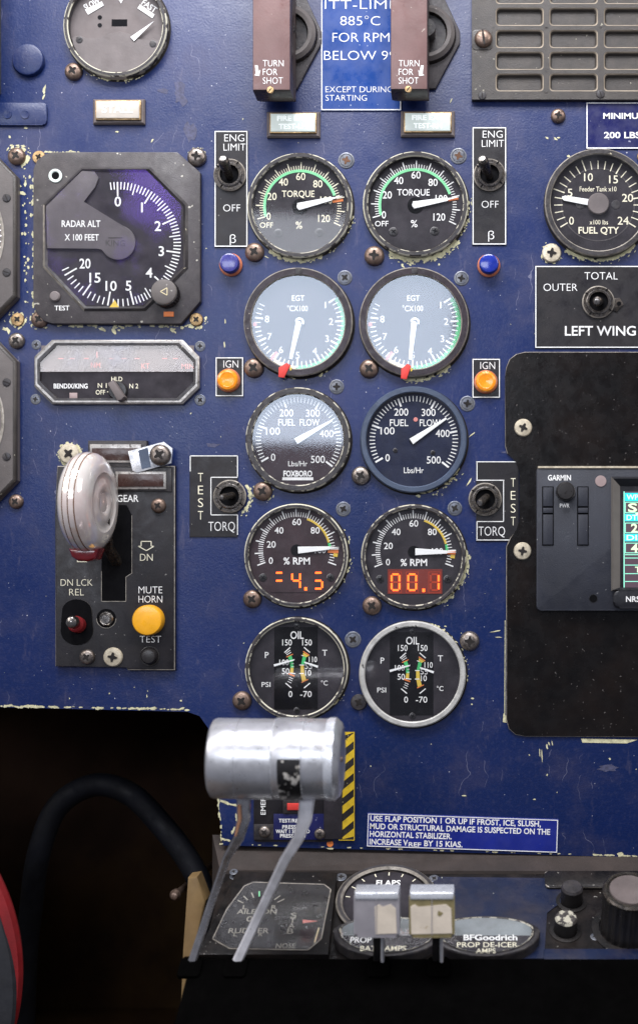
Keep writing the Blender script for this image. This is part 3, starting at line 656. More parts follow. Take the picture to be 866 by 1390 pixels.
# slow / fast gauge
o = T('angle_of_attack_gauge', 'grey gauge marked slow and fast with a badly worn rim, at the top edge', 'gauge', 160, 39)
bezel(o, 70, 63.5, 12, 'worn_edge', 'very_worn_edge', 'bezel_black', 'bezel_black', 'very_worn_edge')
d = B(); disc(d, 64, 1, 'dial_slate'); Q = lambda x, y: (x/2.986-160, y/2.986-39)
d.poly([Q(455, 80), Q(518, 80), Q(518, 108), Q(455, 108)], 1.3, 'hole_black')
for y in (72, 104): d.poly(circ(*Q(407, y), 3, 16), 1.3, 'hole_black')
d.text('SLOW', *Q(375, 18), 8, ZT, 'white_ink', w=23, rot=-28, bold=.03); d.text('FAST', *Q(608, 27), 8, ZT, 'white_ink', w=22, rot=35, bold=.03)
d.prism([Q(350, 45), Q(415, 8), Q(424, 24), Q(360, 62)], 1.2, 1.9, 'white_ink'); d.prism([Q(570, 20), Q(630, 62), Q(620, 76), Q(560, 36)], 1.2, 1.9, 'white_ink')
d.poly([Q(480, -6), Q(505, -6), Q(493, 16)], ZT, 'white_ink'); d.build('dial', o)
q = B(); pts = [Q(310, 150), Q(340, 152), Q(350, 160), Q(410, 160), Q(450, 140), Q(490, 132), Q(530, 142), Q(560, 165), Q(608, 170), Q(625, 160), Q(645, 172)]
arc_ = [pol(0, 0, 63, a) for a in range(96, 263, 8)]
q.prism(pts+arc_, 1.2, 4, 'mask_grey', bev=.6, seg=1)
for p in (Q(327, 166), Q(624, 183)): q.lathe([(4.5, 4), (4.5, 4.8), (3, 5.2), (0, 5.2)], 'bezel_black', 20, cx=p[0], cy=p[1])
q.build('cover_mask', o); q = B(); a, c = Q(546, 163), Q(630, 92); q.prism([(a[0]-4, a[1]-2), (a[0]+1, a[1]+3.5), (c[0], c[1])], 4.6, 5.6, 'needle_white'); q.build('needle', o)
glass(o, 63.8, 9.6, 0, .05); screw(o, 101, 98, 12, 'pan', 55)

# ------------------------------------------------------------------ radar altimeter
o = T('radar_altimeter', 'square grey radar altimeter with octagonal window and selector knob', 'altimeter', 160, 324)
Q = lambda x, y: (x/2.986, 190+y/2.986)
body = [(145, 128), (160, 90), (190, 68), (222, 57), (725, 57), (818, 140), (818, 660), (740, 750), (222, 750), (185, 738), (158, 706), (145, 665)]
win = [(345, 130), (615, 130), (760, 275), (760, 525), (595, 690), (355, 690), (195, 520), (195, 275)]
q = B(160, 324); q.prism([Q(*p) for p in body], 0, 9, 'case_grey', bev=1.6)
inner_ = [Q(*p) for p in win]
q.build('case', o)
q = B(160, 324); cx_, cy_ = Q(478, 410)
def shrink(pts, k): return [(cx_+(x-cx_)*k, cy_+(y-cy_)*k) for x, y in pts]
a_, b_, c_ = shrink(inner_, 1.035), inner_, shrink(inner_, .965); n = 8
vs = [(x, y, 9.1) for x, y in a_]+[(x, y, 12) for x, y in b_]+[(x, y, 9.3) for x, y in c_]
fs = [[i, (i+1) % n, n+(i+1) % n, n+i] for i in range(n)]+[[n+i, n+(i+1) % n, 2*n+(i+1) % n, 2*n+i] for i in range(n)]
q.raw(vs, fs, ['edge_line' if i in (5, 6) else 'bezel_black' for i in range(n)]+['bezel_black']*n, False); q.build('window_frame', o)
d = B(160, 324); d.poly(shrink(inner_, .968), 9.25, 'dial_black')
dc = Q(490, 430); tab = {0: -1, 1: 32.5, 2: 65.5, 3: 98, 4: 132, 5: 166, 10: 190, 15: 215, 20: 240}
vals = [(-.2, 0), (-.1, 0)]+[(i/10, i % 10 == 0) for i in range(0, 51)]+[(i, i % 5 == 0) for i in range(6, 21)]+[(21, 0)]
for v, mj in vals:
    a = interp(tab, v) if 0 <= v <= 20 else (-1+v*33 if v < 0 else 245)
    d.tick(*dc, a, 65 if mj else (69 if abs(v*2-round(v*2)) < .01 and v < 5 else 74), 84, 2 if mj else 1.5, 9.6, 'white_ink')
for s_, x, y in (('0', 487, 258), ('1', 584, 282), ('2', 648, 357), ('3', 662, 458), ('4', 613, 545), ('5', 530, 597), ('10', 460, 598), ('15', 395, 565), ('20', 355, 508)):
    d.text(s_, *Q(x, y), 12.8, 9.6, 'white_ink', w=None if len(s_) == 1 else 15, bold=.02)
d.prism([Q(452, 688), Q(475, 655), Q(494, 688)], 9.4, 10.4, 'yellow_ink'); d.build('dial', o)
q = B(160, 324); hub = Q(490, 425)
mk = [Q(200, 280), Q(345, 137), Q(395, 140), Q(412, 165), Q(398, 205), Q(350, 262)]
mk += [pol(*hub, 23.5, a) for a in range(10, 250, 14)]+[Q(405, 450), Q(205, 450)]
q.prism(mk, 9.4, 12.5, 'radar_mask_grey', bev=.7)
q.text('RADAR ALT', *Q(342, 350), 8.6, 12.8, 'white_ink', w=52, bold=.02); q.text('X 100 FEET', *Q(345, 405), 8.2, 12.8, 'white_ink', w=46, bold=.02)
q.text('KING', *Q(480, 428), 8, 12.8, 'dim_ink', w=26); q.box_line(*Q(450, 404), *Q(508, 409), 12.8, 'dim_ink'); q.build('dial_mask', o)
q = B(160, 324); g8 = shrink(inner_, .96); q.raw([(x, y, 18+.005*(x-160)-.045*(y-324)) for x, y in g8], [list(range(8))], 'violet_sheen_glass', False); q.build('glass_cover', o)
q = B(160, 324); kx, ky = 229, 402
n = 30; pr = [(kx+(18.5 if i % 2 else 16.8)*math.cos(2*math.pi*i/60), ky+(18.5 if i % 2 else 16.8)*math.sin(2*math.pi*i/60)) for i in range(60)]
q.prism(pr, 9, 24, 'bezel_black', bev=.6, seg=1); q.lathe([(17, 24), (16.5, 27), (14, 28), (0, 28)], ['edge_line', 'case_lightgrey', 'case_lightgrey'], 40, cx=kx, cy=ky)
for p0, p1 in (((-4, 0), (5, -5)), ((5, -5), (5, 5)), ((5, 5), (-4, 0))): q.line(kx+p0[0], ky+p0[1], kx+p1[0], ky+p1[1], 1.1, 28.3, 'pale_yellow_ink')
q.build('selector_knob', o)
q = B(160, 324); q.box(*Q(672, 702), *Q(712, 722), 9, 10.2, 'orange_ink', bev=.4); q.build('flag_window', o)
q = B(160, 324); q.lathe([(9, 9), (9, 10.4), (6.5, 10.6), (5.2, 9.6), (0, 9.6)], ['lens_white', 'lens_white', 'lens_white', 'hole_black'], 32, *Q(236, 154)); q.build('light_sensor', o)
q = B(160, 324); q.lathe([(7, 9), (7, 11.5), (5.5, 13), (0, 13.4)], 'mask_grey', 28, *Q(235, 641)); q.build('test_button', o)
q = B(160, 324); q.text('TEST', *Q(262, 687), 6.2, 9.3, 'white_ink', w=20); q.build('test_lettering', o)
for s_ in ((54, 214, 9, 'brass', 30), (268, 214, 13, 'steel', 10), (55, 434, 11.5, 'pan', 30), (267, 434, 9, 'brass', 45)): screw(o, *s_)

# ------------------------------------------------------------------ attitude instruments cut by the left edge
for (cyy, y0, y1, lab, txt) in ((324, 213, 435, 'upper of two grey octagonal instruments cut off by the left edge, with a ticked ring', 0), (572, 462, 683, 'lower of two grey octagonal instruments at the left edge, one white bracket mark', 1)):
    o = T('attitude_instrument', lab, 'flight instrument', -80, cyy, 0, 'octagonal flight instruments at the left edge')
    oct_ = [(-160, y0), (-1, y0), (28, y0+30), (28, y1-30), (-1, y1), (-160, y1), (-188, y1-30), (-188, y0+30)]
    q = B(-80, cyy); q.prism(oct_, 0, 14, 'case_lightgrey', bev=5, seg=3, top='grille_brown')
    q.build('case', o)
    q = B(-80, cyy); q.lathe([(92, 14), (92, 14.8), (90, 15.2), (88, 14.3), (88, 14)], 'edge_line', 72, cx=-80, cy=cyy, loop=True); q.build('ring', o)
    q = B(-80, cyy); q.poly(circ(-80, cyy, 88, 64), 14.25, 'dial_slate')
    if txt == 0:
        for a in range(30, 151, 5): q.tick(-80, cyy, a, 76, 88, 1.6 if a % 2 else 2, 14.6, 'white_ink')
        q.poly([(-6, cyy-7), (9, cyy), (-6, cyy+6)], 14.7, 'white_ink')
    else:
        q.box_line(-6, cyy-15, 6, cyy-12, 14.6, 'white_ink'); q.box_line(-6, cyy+14, 6, cyy+17, 14.6, 'white_ink'); q.box_line(0, cyy-12, 2.6, cyy+14, 14.6, 'white_ink')
    q.build('dial', o)
    for dy in (-51, 49): screw(o, 15, cyy+dy, 5.6, 'dark', random.uniform(0, 90), True, z=13.6, name='case_screw')
    if txt == 0: screw(o, 24, 213, 12, 'pan', 30); screw(o, 25, 434, 9, 'brass', 40)
    else: screw(o, 24, 463, 11, 'steel', 40); screw(o, 23, 681, 10, 'pan', 40)

# ------------------------------------------------------------------ distance measuring unit
o = T('distance_readout', 'wide octagonal distance readout with streaked glass and a rotary selector', 'readout', 161, 506)
Q = lambda x, y: (x/2.624, 430+y/2.624)
oc = [(192, 85), (655, 85), (714, 145), (714, 255), (655, 313), (192, 313), (130, 252), (130, 145)]
cx_, cy_ = Q(422, 200)
def sc2(pts, dx): 
    out = []
    for x, y in pts: out.append((x-dx*(1 if x > cx_ else -1), y-dx*(1 if y > cy_ else -1)))
    return out
P0 = [Q(*p) for p in oc]; P1 = sc2(P0, 2.2); P2 = sc2(P0, 4.4); P3 = sc2(P0, 7.5); P4 = sc2(P0, 8.5)
q = B(161, 506); n = 8; vs = []; 
for P, z in ((P0, 0), (P0, 6), (P1, 8), (P2, 8), (P3, 7.6), (P4, 3)): vs += [(x, y, z) for x, y in P]
fs = []; ms = []
for k, m_ in enumerate(('silver_frame', 'silver_frame', 'silver_frame', 'bezel_black', 'bezel_black')):
    for i in range(8): fs.append([k*8+i, k*8+(i+1) % 8, (k+1)*8+(i+1) % 8, (k+1)*8+i]); ms.append(m_)
q.raw(vs, fs, ms, False); q.build('frame', o)
q = B(161, 506); q.poly(P4, 3, 'dial_black'); zz = 3.4
q.text('BENDIX/KING', *Q(256, 248), 6.2, zz, 'white_ink', w=46, bold=.03); q.text('HLD', *Q(420, 223), 6, zz, 'cream_ink', w=15)
q.text('N 1', *Q(368, 246), 6.2, zz, 'cream_ink', w=12); q.text('N 2', *Q(480, 248), 6.2, zz, 'cream_ink', w=12); q.text('OFF', *Q(362, 270), 6, zz, 'cream_ink', w=13)
q.box_line(*Q(390, 243), *Q(402, 246), zz, 'cream_ink'); q.box_line(*Q(385, 267), *Q(397, 270), zz, 'cream_ink')
q.box(*Q(252, 272), *Q(280, 293), 3, 4, 'sensor_pink', bev=.5); q.build('face', o)
q = B(161, 506); q.box(*Q(152, 104), *Q(694, 198), 3.1, 3.6, 'dial_slate')
for x in (222, 262, 312, 402, 446, 492, 590, 628): q.box_line(*Q(x-9, 149), *Q(x+9, 152), 3.9, 'salmon_ink')
q.text('NM', *Q(345, 174), 7, 3.9, 'salmon_ink', w=13); q.text('KT', *Q(522, 177), 7, 3.9, 'salmon_ink', w=11); q.text('MIN', *Q(672, 178), 7, 3.9, 'salmon_ink', w=17); q.box_line(*Q(348, 126), *Q(352, 148), 3.9, 'salmon_ink')
q.build('display_window', o)
q = B(161, 506); q.poly([Q(150, 140), Q(188, 98), Q(660, 98), Q(700, 145), Q(700, 198), Q(150, 198)], 6.4, 'streaky_glass'); q.build('glass_cover', o)
q = B(161, 506); kx, ky = Q(425, 265); q.lathe([(0, 3), (13, 3), (13, 6), (11.5, 8), (0, 8.5)], 'hub_black', 32, cx=kx, cy=ky)
a = R(58); pts = [(kx+u*math.cos(a)-v*math.sin(a), ky+u*math.sin(a)+v*math.cos(a)) for u, v in ((-12, -4.5), (15, -5.5), (17, 0), (15, 5.5), (-12, 4.5))]
q.prism(pts, 5, 20, 'dial_slate', bev=1.6); q.build('selector_knob', o)
for s_ in ((50, 468, 6.5, 'flat', 20), (49, 542, 7, 'flat', 20), (272, 470, 7, 'flat', 5), (272, 543, 7.5, 'flat', 45)): screw(o, *s_)

# ------------------------------------------------------------------ annunciator lights
for (x0, y0, x1, y1, m_, tm, lines, lab) in ((128, 136, 198, 170, 'lens_cream', 'lens_text_cream', [('STALL', 0, 9, 42)], 'cream stall warning light below the slow and fast gauge'),
        (363, 153, 435, 188, 'lens_white', 'lens_text', [('FIRE EXT', -5.5, 6.5, 42), ('TEST-LH', 5.5, 6.5, 38)], 'pale fire extinguisher test light marked LH'),
        (544, 152, 617, 187, 'lens_white', 'lens_text', [('FIRE EXT', -5.5, 6.5, 42), ('TEST-RH', 5.5, 6.5, 38)], 'pale fire extinguisher test light marked RH')):
    cx, cy = (x0+x1)/2, (y0+y1)/2; o = T('warning_light', lab, 'warning light', cx, cy, 0, 'rectangular warning lights above the gauges')
    q = B(cx, cy); q.box(x0, y0, x1, y1, 0, 5, 'frame_taupe', bev=2, seg=1); q.build('frame', o)
    q = B(cx, cy); q.box(x0+4.5, y0+3.5, x1-4.5, y1-4.5, 5, 8.5, 'screw_brass', bev=.6); q.box(x0+6, y0+5, x1-6, y1-6, 8, 10.5, m_, bev=.9)
    for s_, dy, h, w in lines: q.text(s_, cx, cy-.5+dy, h, 10.8, tm, w=w, bold=.03)
    q.build('lens', o)

# ------------------------------------------------------------------ fire bottle handles
for (px0, px1, pyb, txt_x, ax, ink, lab) in ((343, 393, 121, 371, 352, 'white_ink', 'reddish brown fire handle with its white arrow left of the words'), (530, 579, 120, 555, 571, 'white_ink', 'redder fire handle overlapping the blue placard, arrow right of the words')):
    o = T('fire_handle', lab, 'fire handle', px0+30, 40, 0, 'fire extinguisher handles'); H = 62
    # hexagonal guard cup behind the handle
    q = B(px0+30, 40); gx = px0+57
    q.prism([(gx-55, 50), (gx-20, -18), (gx+8, -18), (gx+37, 44), (gx+37, 60), (gx+4, 122), (gx-20, 122)], 0, 5, 'case_grey', bev=2)
    q.build('guard_plate', o)
    q = B(px0+30, 40); q.lathe([(40, 5), (38, 12), (33, 16), (28, 15), (26, 9), (12, 8), (12, 30), (0, 30)], ['toggle_dark', 'case_lightgrey', 'case_lightgrey', 'toggle_dark', 'bezel_black', 'bezel_black', 'bezel_black'], 48, cx=gx-8, cy=50); q.build('guard_cup', o)
    x0, _ = U(px0, 0, H); x1, y1 = U(px1, pyb+1, H); 
    q = B(px0+30, 40); q.box(x0, -130, x1+1, y1, 24, H, 'handle_red', bev=2.2, seg=2, side='handle_side')
    q.box(x0+2, -128, x1+2, y1-3, 14, 24, 'handle_side', bev=1)
    tx, ty = U(txt_x, 86, H); z_ = H+.4
    for i, s_ in enumerate(('TURN', 'FOR', 'SHOT')):
        w = {'TURN': 27, 'FOR': 19, 'SHOT': 26}[s_]; q.text(s_, tx-13.5, ty+i*11.3, 8.4, z_, ink, w=w, al='l', bold=.008)
    ax_, ay_ = U(ax-(4 if ax < txt_x else -2), 96, H); sg = 1 if ax < txt_x else -1
    q.poly([(ax_-1.6*sg, ay_-7), (ax_+1.8*sg, ay_-7), (ax_+3.4*sg, ay_+1), (ax_+5.4*sg, ay_-1), (ax_+4*sg, ay_+7), (ax_-2.6*sg, ay_+6), (ax_-.4*sg, ay_+4)], z_, ink)
    q.build('handle_body', o); sx, sy = U(px0+24, pyb+1, H)
    screw(o, sx, sy, 4.6, 'brass', -52, True, z=H-.9, name='handle_screw')

# ------------------------------------------------------------------ placards
def placard(name, lab, x0, y0, x1, y1, m_, lines, z=1.6, lw=1.4, ink='white_ink', ang=0):
    cx, cy = (x0+x1)/2, (y0+y1)/2; q = B(cx, cy); q.box(x0, y0, x1, y1, .1, z, m_, bev=.4, seg=1); q.rectline(x0+.8, y0+.8, x1-.8, y1-.8, lw, z+.25, ink)
    for l in lines: q.text(l[0], l[1], l[2], l[3], z+.3, ink, w=l[4], al=l[5] if len(l) > 5 else 'c', bold=l[6] if len(l) > 6 else .0)
    o = q.build(name, None, True); o.rotation_euler = (0, R(ang), 0); return tag(o, lab, 'placard')
placard('limit_placard', 'bright blue temperature limit placard between the two fire handles', 435.5, -60, 545, 151, 'placard_blue',
    [('ITT-LIMIT', 495, 7, 12, 108), ('885°C', 489, 29, 12.5, 54), ('FOR RPM', 490, 51.5, 12.5, 77), ('BELOW 99%', 496, 76, 12.5, 112), ('EXCEPT DURING', 442, 122, 8, 91, 'l', .01), ('STARTING', 442, 133.5, 8, 56, 'l', .01)])
placard('minimum_fuel_placard', 'dark navy placard reading minimum 200 lbs at the right edge', 794.5, 139, 935, 203, 'placard_navy',
    [('MINIMUM FUEL', 818, 158, 7.6, 92, 'l', .03), ('200 LBS EACH', 819, 184, 8, 92, 'l', .03)])
placard('flap_position_placard', 'small blue white bordered placard about flap position at the foot of the panel', 498, 1107.5, 757, 1153.5, 'placard_royal',
    [('USE FLAP POSITION 1 OR UP IF FROST, ICE, SLUSH,', 502, 1114.5, 7.4, 231, 'l', .03), ('MUD OR STRUCTURAL DAMAGE IS SUSPECTED ON THE', 502, 1125, 7.4, 244, 'l', .03),
     ('HORIZONTAL STABILIZER.', 502, 1135.5, 7.4, 111, 'l', .03), ('INCREASE V', 502, 1146, 7.4, 52, 'l', .03), ('REF', 555, 1148, 5.4, 17, 'l', .03), ('BY 15 KIAS.', 576, 1146, 7.4, 52, 'l', .03)], ang=1.9, lw=1.1)

# ------------------------------------------------------------------ ventilation grille
o = T('ventilation_grille', 'large dark brown grille plate with rows of oblong pockets', 'grille', 760, 60)
q = B(760, 60); X0, X1, Y1 = 640, 960, 138; top = 8
colx = [(672, 737), (744.5, 810), (818, 883), (891, 956)]; rowy = [(-47, -22), (-16, 9), (14, 38.5), (44, 68.5), (73.5, 98), (103, 127)]
gx = [668]+[(colx[i][1]+colx[i+1][0])/2 for i in range(3)]+[960]; gy = [-50]+[(rowy[i][1]+rowy[i+1][0])/2 for i in range(5)]+[130]
for i, (a, c) in enumerate(colx):
    for j, (e, f) in enumerate(rowy):
        rp = rrect(a, e, c, f, 5, 4); nq = len(rp); cx, cy = (a+c)/2, (e+f)/2; outer = []
        for x, y in rp:
            dx, dy = x-cx, y-cy; t = min((gx[i+1]-cx)/dx if dx > 0 else (gx[i]-cx)/dx if dx < 0 else 9, (gy[j+1]-cy)/dy if dy > 0 else (gy[j]-cy)/dy if dy < 0 else 9)
            outer.append((cx+dx*t, cy+dy*t))
        corners = [(gx[i+1], gy[j]), (gx[i+1], gy[j+1]), (gx[i], gy[j+1]), (gx[i], gy[j])]
        for kq, cr in enumerate(corners):   # snap the middle of every rounded corner onto the cell corner
            outer[kq*5+2] = cr
        in1 = [(cx+(x-cx)*(1-1.6/((c-a)/2)), cy+(y-cy)*(1-1.6/((f-e)/2))) for x, y in rp]
        in2 = [(cx+(x-cx)*(1-3.6/((c-a)/2)), cy+(y-cy)*(1-3.2/((f-e)/2))) for x, y in rp]
        vs = [(x, y, top) for x, y in outer]+[(x, y, top) for x, y in rp]+[(x, y, top-1.4) for x, y in in1]+[(x, y, top-6) for x, y in in2]
        fs = [[k*nq+t_, k*nq+(t_+1) % nq, (k+1)*nq+(t_+1) % nq, (k+1)*nq+t_] for k in range(3) for t_ in range(nq)]+[list(range(3*nq, 4*nq))]
        q.raw(vs, fs, ['grille_brown']*nq+['lip_highlight']*nq+['grille_brown']*nq+['grille_brown'], False)
def slab(x0, y0, x1, y1): q.poly([(x0, y0), (x1, y0), (x1, y1), (x0, y1)], top, 'grille_brown')
slab(X0, -80, 668, Y1); slab(668, 130, 960, Y1); slab(668, -80, 960, -50)
q.raw([(X0, -80, top), (X0, Y1, top), (X0, Y1, 0), (X0, -80, 0), (960, Y1, top), (960, Y1, 0)], [[0, 1, 2, 3], [1, 4, 5, 2]], 'grille_brown')
q.build('grille_plate', o)
q = B(760, 60); q.box(640.2, 44, 668, 71, top, top+.8, 'grille_brown', bev=.3, r=5); q.build('fastener_pad', o)
s0 = screw(o, 655.5, 57, 12, 'pan', 82, True, z=top+.6, name='quarter_turn_fastener'); screw(o, 654, 133, 5.4, 'dark', 85, True, z=top-.6, name='grille_screw'); screw(o, 813.5, 131, 5.6, 'dark', 75, True, z=top-.6, name='grille_screw')

# ------------------------------------------------------------------ toggle switches
def bushing(o, cx, cy, r, nut=True, z0=2, ox=0, oy=0):
    q = B(ox, oy)
    q.lathe([(0, z0), (r, z0), (r, z0+3), (r-1.6, z0+4.4), (r-5, z0+4.4), (r-5.4, z0+6), (r-6.6, z0+7), (r-9, z0+7), (r-10.5, z0+3), (0, z0+3)], ['toggle_dark', 'toggle_dark', 'edge_line', 'toggle_dark', 'toggle_metal', 'toggle_metal', 'toggle_dark', 'hole_black', 'hole_black'], 40, cx=cx, cy=cy)
    for a in (35, 125, 215, 305): q.tick(cx, cy, a, r-4.8, r-.6, 2, z0+4.7, 'hole_black')
    q.build('locking_nut', o)
def lever(o, p0, p1, r0, r1, ox, oy, tip='toggle_metal'):
    q = B(ox, oy); P = [Vector(p0).lerp(Vector(p1), t) for t in (0, .3, .6, .82, .92, .975, 1)]
    q.tube(P, [r0, r0+(r1-r0)*.4, r0+(r1-r0)*.8, r1, r1*.97, r1*.75, r1*.4], 'toggle_dark', 18); q.build('toggle_lever', o)
    q = B(ox, oy); d = (Vector(p1)-Vector(p0)).normalized(); e = Vector(p1)
    q.lathe([(0, 0), (r1*.72, 0), (r1*.6, r1*.35), (0, r1*.5)], tip, 16, axis=(d, tuple(e-d*.4))); q.build('toggle_tip', o)
for (x0, y0, x1, y1, bx, by, lab) in ((291.5, 178, 337, 336, 313, 239, 'engine limit switch left of the torque gauges'), (640.5, 173, 687, 333, 664, 239, 'engine limit switch right of the torque gauges')):
    cx = (x0+x1)/2; o = T('limit_switch', lab, 'toggle switch', cx, by, 0, 'engine limit switches')
    q = B(cx, by); q.box(x0, y0, x1, y1, .1, 2, 'plate_black', bev=.4, seg=1); q.rectline(x0+.6, y0+.6, x1-.6, y1-.6, 1.3, 2.3, 'white_ink')
    q.text('ENG', cx+4.5, y0+10, 9.6, 2.4, 'white_ink', w=27, bold=.01); q.text('LIMIT', cx+4.8, y0+22.5, 9.6, 2.4, 'white_ink', w=30, bold=.01)
    q.text('OFF', cx+1, y0+105, 9.6, 2.4, 'white_ink', w=23, bold=.0); q.text('β', cx+2.5, y0+147, 11, 2.4, 'white_ink', w=8, bold=.0); q.build('switch_plate', o)
    bushing(o, bx, by, 22, ox=cx, oy=by); tx, ty = U(bx-10, by-22, 40); lever(o, (bx, by+3, 6), (tx, ty, 42), 5, 7.5, cx, by)
# torque test switches (plate is a C shaped frame on its own small sheet)
for side, bx, by in ((0, 313, 674), (1, 658, 678)):
    lab = 'torque test switch left of the fuel flow gauges' if not side else 'torque test switch against the cut corner of the black cover plate'
    o = T('torque_test_switch', lab, 'toggle switch', bx, by, 0, 'torque test switches'); q = B(bx, by)
    if not side:
        q.box(258, 618, 323, 729, .1, 1.6, 'plate_black', bev=.4, seg=1); z_ = 2
        for l in ((259, 619, 323, 619), (323, 619, 323, 647), (287, 648, 323, 648), (287, 648, 287, 699), (287, 699, 323, 699), (323, 699, 323, 726), (259, 619, 259, 640)): q.line(*l, 1.1, z_, 'white_ink')
        for i, c in enumerate('TEST'): q.text(c, 273, 648+i*17.2, 12, z_, 'cream_ink', w=7, bold=-.005)
        q.text('TORQ', 301.5, 714.5, 12.5, z_, 'white_ink', w=36, bold=-.005)
    else:
        q.prism([(646, 626), (700, 626), (703.5, 632), (703.5, 711), (696, 735), (646, 735), (646, 708), (646, 650)], .1, 1.6, 'plate_black', bev=.4, seg=1); z_ = 2
        for l in ((646, 627, 700, 627), (647, 627, 647, 652), (646, 652, 684, 652), (683, 652, 683, 708), (647, 708, 683, 708), (647, 708, 647, 733), (646, 733, 696, 733)): q.line(*l, 1.1, z_, 'white_ink')
        for i, c in enumerate('TEST'): q.text(c, 696, 655+i*17.5, 12, z_, 'cream_ink', w=6.5, bold=-.005)
        q.text('TORQ', 667, 721, 12.5, z_, 'white_ink', w=36, bold=-.005)
    q.build('switch_plate', o); bushing(o, bx, by, 22.5, ox=bx, oy=by, z0=1.6)
    if not side: lever(o, (bx+4, by-1, 6), (*U(bx-12, by+1, 36), 36), 5, 4.4, bx, by)
    else: lever(o, (bx+2, by-3, 6), (*U(bx-7, by+5, 38), 38), 5, 5.2, bx, by)
# fuel tank selector
o = T('tank_selector_switch', 'tank selector switch on a wide plate reading outer, total, left wing', 'toggle switch', 811, 411)
q = B(811, 411); q.box(725.5, 361, 905, 473, .1, 2, 'plate_black', bev=.4, seg=1); q.rectline(726, 361.6, 904, 472.4, 1.3, 2.3, 'white_ink')
q.text('TOTAL', 815, 375, 10, 2.4, 'white_ink', w=45, bold=.01); q.text('OUTER', 760, 390.5, 10, 2.4, 'white_ink', w=46, bold=.01); q.text('LEFT WING', 814, 449.5, 12.6, 2.4, 'white_ink', w=96, bold=.02); q.build('switch_plate', o)
bushing(o, 811, 411, 22, ox=811, oy=411)
q = B(811, 411); q.prism([(829, 406), (840, 405), (845, 414), (836, 424), (826, 420)], 2, 4, 'toggle_dark', bev=.6); q.poly(circ(839, 413, 3, 14), 4.3, 'hole_black'); q.build('locking_tab', o)
lever(o, (813, 410, 6), (*U(809, 410, 30), 34), 5, 6.5, 811, 411)

# ------------------------------------------------------------------ push lamps and ignition lights
for cx, cy, m_, lab in ((314, 360, 'lens_blue_pale', 'hazy pale blue push lamp below the left engine limit switch'), (663, 361, 'lens_blue', 'deep blue push lamp with an orange ring below the right engine limit switch')):
    o = T('push_lamp', lab, 'indicator lamp', cx, cy, 0, 'blue push lamps')
    B().lathe([(0, 0), (15.5, 0), (15.5, 3), (14, 5), (13, 5), (13, 2), (0, 2)], ['lens_ring_orange']*6, 40).build('lamp_ring', o)
    B().lathe([(0, 2), (12.8, 2), (13.3, 12), (12, 15.5), (9, 16.6), (0, 16)], m_, 40).build('lamp_lens', o)
for cx, cy, x0, y0, x1, y1, m_, lab in ((311, 517, 293, 485, 331, 538.5, 'lens_amber', 'amber ignition light left of the exhaust temperature gauges'), (659, 519, 640.5, 487, 678.5, 540.5, 'lens_amber', 'amber ignition light beside the rounded corner of the black cover plate')):
    o = T('ignition_light', lab, 'indicator light', cx, cy, 0, 'amber ignition lights'); q = B(cx, cy)
    q.box(x0, y0, x1, y1, .1, 1.8, 'plate_black', bev=.4, seg=1); q.rectline(x0+.5, y0+.5, x1-.5, y1-.5, 1.2, 2.1, 'white_ink'); q.text('IGN', (x0+x1)/2+2, y0+9.5, 9.8, 2.2, 'white_ink', w=20, bold=-.003); q.build('light_plate', o)
    B().lathe([(0, 1.8), (16, 1.8), (16, 4), (14.8, 6), (14, 6), (14, 3)], 'lens_ring_orange', 40, loop=True).build('light_ring', o)
    B().lathe([(0, 2), (14, 2), (14.4, 9), (13, 12), (10, 13), (8, 12.2), (5, 12.4), (3, 11.6), (0, 11.8)], m_, 40).build('lens', o)

# ------------------------------------------------------------------ black cover plate and navigator
o = T('cover_plate', 'large glossy black cover plate with a stepped left edge behind the navigator', 'cover plate', 850, 740)
q = B(850, 740); pl_ = [(1000, 478), (712, 478), (700, 481), (691, 488), (686.5, 499), (685, 512), (685, 606), (688, 616), (700, 626), (705, 638), (705, 708), (702, 718), (692, 730), (686.5, 742), (686.5, 976), (690, 989), (699, 997), (712, 999.5), (1000, 1001)]
q.prism(pl_, .2, 3, 'big_plate_black', bev=.9, seg=1, top='edge_line'); q.build('plate_sheet', o)
screw(o, 709.5, 581, 12, 'cream', 25, z=2.4); screw(o, 708.5, 748, 12, 'cream', 15, z=2.4)
o = T('navigator_unit', 'black navigator with green lit screen set in the cover plate', 'navigator', 800, 732, 3)
q = B(800, 732, 3); q.box(727, 635.5, 960, 828, 3, 15, 'gps_black', bev=1.6, r=5); q.box(729, 634, 960, 636.6, 3, 16.5, 'screw_cream'); q.build('housing', o)
q = B(800, 732, 3); q.text('GARMIN', 757.5, 649.5, 7, 15.4, 'white_ink', w=31, bold=.035); q.text('PWR', 764.5, 687, 5, 15.4, 'white_ink', w=13, bold=.03); q.build('lettering', o)
for x0 in (735, 782):
    q = B(800, 732, 3)
    for y0, y1 in ((662, 688.5), (689.5, 697.5), (698.5, 740)): q.box(x0-.8, y0-.8, x0+14.8, y1+.8, 14.6, 15.25, 'hole_black'); q.box(x0+.5, y0+.5, x0+13.5, y1-.5, 15, 17, 'gps_black', bev=.7)
    q.build('card_slot', o)
q = B(800, 732, 3); q.lathe([(0, 15), (12, 15), (12.5, 19), (12, 26), (10.5, 28), (0, 28.5)], 'hub_black', 36, cx=765, cy=668)
for k in range(36): q.tube([(*pol(765, 668, 12.4, k*10), 17), (*pol(765, 668, 12.2, k*10), 26)], .6, 'gps_bezel' if 6 < k < 14 else 'hub_black', 5)
q.build('power_knob', o)
B(800, 732, 3).lathe([(0, 15), (7.6, 15), (7.4, 16), (0, 16.4)], 'sensor_pink', 28, cx=813, cy=654).build('light_sensor', o)
